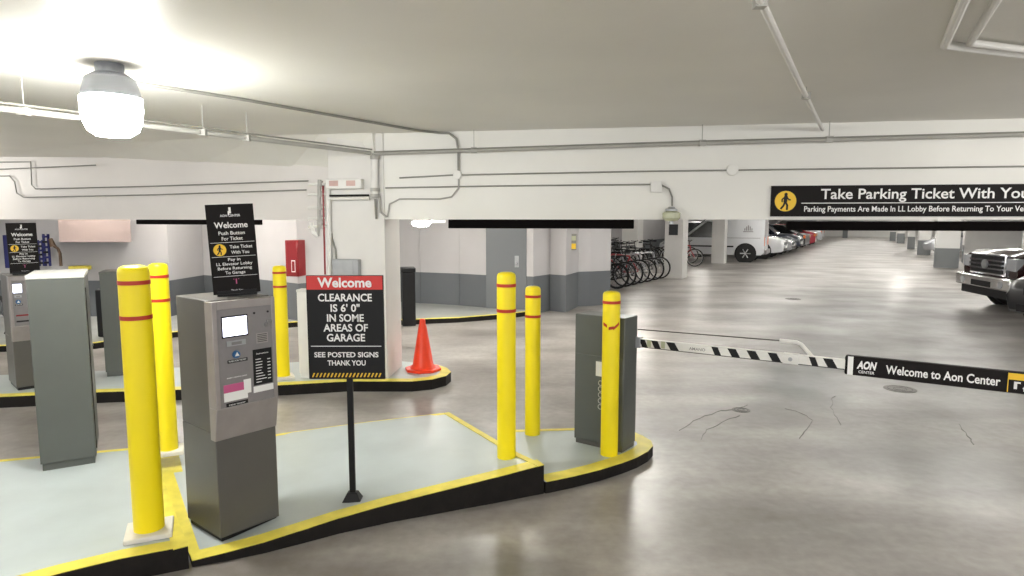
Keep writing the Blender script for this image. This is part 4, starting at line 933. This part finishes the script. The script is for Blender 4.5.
    # lamps, grille, bumpers
    if kind == 'truck':
        m = MB(); m.box(2.86, 2.93, -.62, .62, .72, 1.14, 'chrome'); m.done('grille_frame', t, bevel=.02)
        m = MB(); m.box(2.92, 2.945, -.56, .56, .76, 1.10, 'black'); m.done('grille', t)
        m = MB()
        for z in (.85, .93, 1.01): m.box(2.93, 2.965, -.58, .58, z - .016, z + .016, 'chrome')
        m.lathe([(0, 2.94), (.09, 2.94), (.09, 2.985), (0, 2.985)], 'steel', 20, (0, 0, .93), 'x'); m.done('grille_bar', t)
        for s in (-1, 1):
            m = MB(); m.box(2.76, 2.915, s * .63, s * .93, .84, 1.08, 'lens'); m.done('headlight', t, bevel=.02)
        m = MB(); m.box(2.80, 3.02, -.98, .98, .46, .70, 'chrome'); m.done('front_bumper', t, bevel=.03)
        m = MB(); m.box(3.0, 3.03, -.34, .34, .49, .60, 'black'); 
        for s in (-1, 1): m.lathe([(0, 3.0), (.07, 3.0), (.07, 3.03), (0, 3.03)], 'lens', 14, (0, s * .68, .57), 'x')
        m.done('fog_lights', t); m = MB(); m.box(2.75, 2.95, -.85, .85, .30, .47, 'black'); m.done('lower_valance', t)
        for s in (-1, 1):
            m = MB(); m.box(.95, 1.12, s * 1.02, s * 1.24, 1.25, 1.50, 'black'); m.box(1.0, 1.06, s * .9, s * 1.05, 1.27, 1.31, 'black'); m.done('side_mirror', t, bevel=.02)
    else:
        zf = body[-2][2]
        for s in (-1, 1):
            m = MB(); m.hexa([Vector(p) for p in ((xf - .30, s * .60, zf + .0), (xf - .02, s * .48, zf + .0), (xf - .12, s * .80, zf), (xf - .34, s * .86, zf), (xf - .34, s * .60, zf + .15), (xf - .09, s * .50, zf + .13), (xf - .2, s * .76, zf + .14), (xf - .40, s * .84, zf + .15))], 'lens'); m.done('headlight', t)
            m = MB(); m.box(body[0][0] - .02, body[0][0] + .10, s * .62, s * .86, body[0][2] - (.2 if kind == 'van' else 0), body[0][2] + .16, 'olens'); m.done('tail_light', t, bevel=.01)
        m = MB(); m.box(xf - .05, xf + .015, -.45, .45, zf - .02, zf + .10, 'black'); m.box(xf - .05, xf + .02, -.55, .55, .36, .48, 'black'); m.done('grille', t)
        m = MB(); m.box(xf + .012, xf + .03, -.17, .17, .48, .58, 'white' if paint != 'pblack' else 'black'); m.done('number_plate', t)
        if kind != 'van':
            for s in (-1, 1): m = MB(); m.box(.72, .90, s * (hw - .02), s * (hw + .16), body[1][3], body[1][3] + .14, paint); m.done('side_mirror', t, bevel=.02)
    return t
# white van, rear wheel towards the lane
wp = P(745, 262.3); hd = math.atan2(L.y, L.x) + math.radians(4)
dv = Vector((math.cos(hd), math.sin(hd), 0)); nv = Vector((-dv.y, dv.x, 0)); near = -nv if (-nv).y < 0 else nv
c = wp + dv * 1.48 - near * .86
car((c.x, c.y, 0), hd, 'pwhite', 'white van parked side-on behind the white column', 'van')
# row on the left side of the lane
lane = P(763, 262); 
for i, (s, kd, pt, flip, lab) in enumerate(((3.0, 'suv', 'pwhite', 1, 'white car parked right beyond the van'), (5.9, 'sedan', 'psilver', 1, 'silver car, second beyond the van'), (8.8, 'suv', 'pblue', 1, 'dark blue car in the left row, third beyond the van'), (12.0, 'sedan', 'pblack', 0, 'black car in the left row beyond the dark blue one'), (16.5, 'sedan', 'pred', 0, 'red car near the far end of the left row'), (21, 'suv', 'psilver', 0, 'farthest silver car of the left row'))):
    c = lane + U * s + L * 1.9; car((c.x, c.y, 0), math.atan2(-L.y, -L.x) + (0 if flip else PI) + random.uniform(-.05, .05), pt, lab, kd, 'cars parked left of the lane')
# pickup at right
nose = P(982, 310); hd = math.atan2(.16, -.985); dv = Vector((math.cos(hd), math.sin(hd), 0))
c = nose - dv * 2.95; c = c + Vector((-dv.y, dv.x, 0)) * 0
car((c.x, c.y, 0), hd, 'pmaroon', 'dark red pickup truck with chrome bumper nosing into the lane at right', 'truck')
nose = P(1021, 346); hd = math.radians(186); dv = Vector((math.cos(hd), math.sin(hd), 0)); c = nose - dv * 2.3 + Vector((.82, .50, 0))
car((c.x, c.y, 0), hd, 'pblack', 'black car cut off by the right picture edge', 'suv')
p = P(912, 254.5) ; c = p - L * 2.75 + U * .5; car((c.x, c.y, 0), math.atan2(L.y, L.x), 'psilver', 'silver car nosing out between the distant right columns', 'sedan')
bike('k', 1, 338, 'dark bicycle at the left picture edge beyond the distant machine', 1, dz=.0, group=None)
# ------------------------------------------------------------------ camera, world, view
cam = bpy.data.cameras.new('camera'); co = bpy.data.objects.new('camera', cam); C.objects.link(co)
co.location = (0, 0, H); co.rotation_euler = (PI / 2 - A, 0, 0); cam.sensor_width = 36; cam.lens = 36 * F / 1024; cam.clip_start = .05; cam.clip_end = 300
sc = bpy.context.scene; sc.camera = co
w = bpy.data.worlds.new('world'); sc.world = w; w.use_nodes = True
w.node_tree.nodes['Background'].inputs['Color'].default_value = (.95, .97, 1, 1); w.node_tree.nodes['Background'].inputs['Strength'].default_value = .8
sc.view_settings.view_transform = 'Standard'; sc.view_settings.look = 'None'; sc.view_settings.gamma = 1; sc.view_settings.exposure = 1.45; sc.view_settings.use_curve_mapping = False
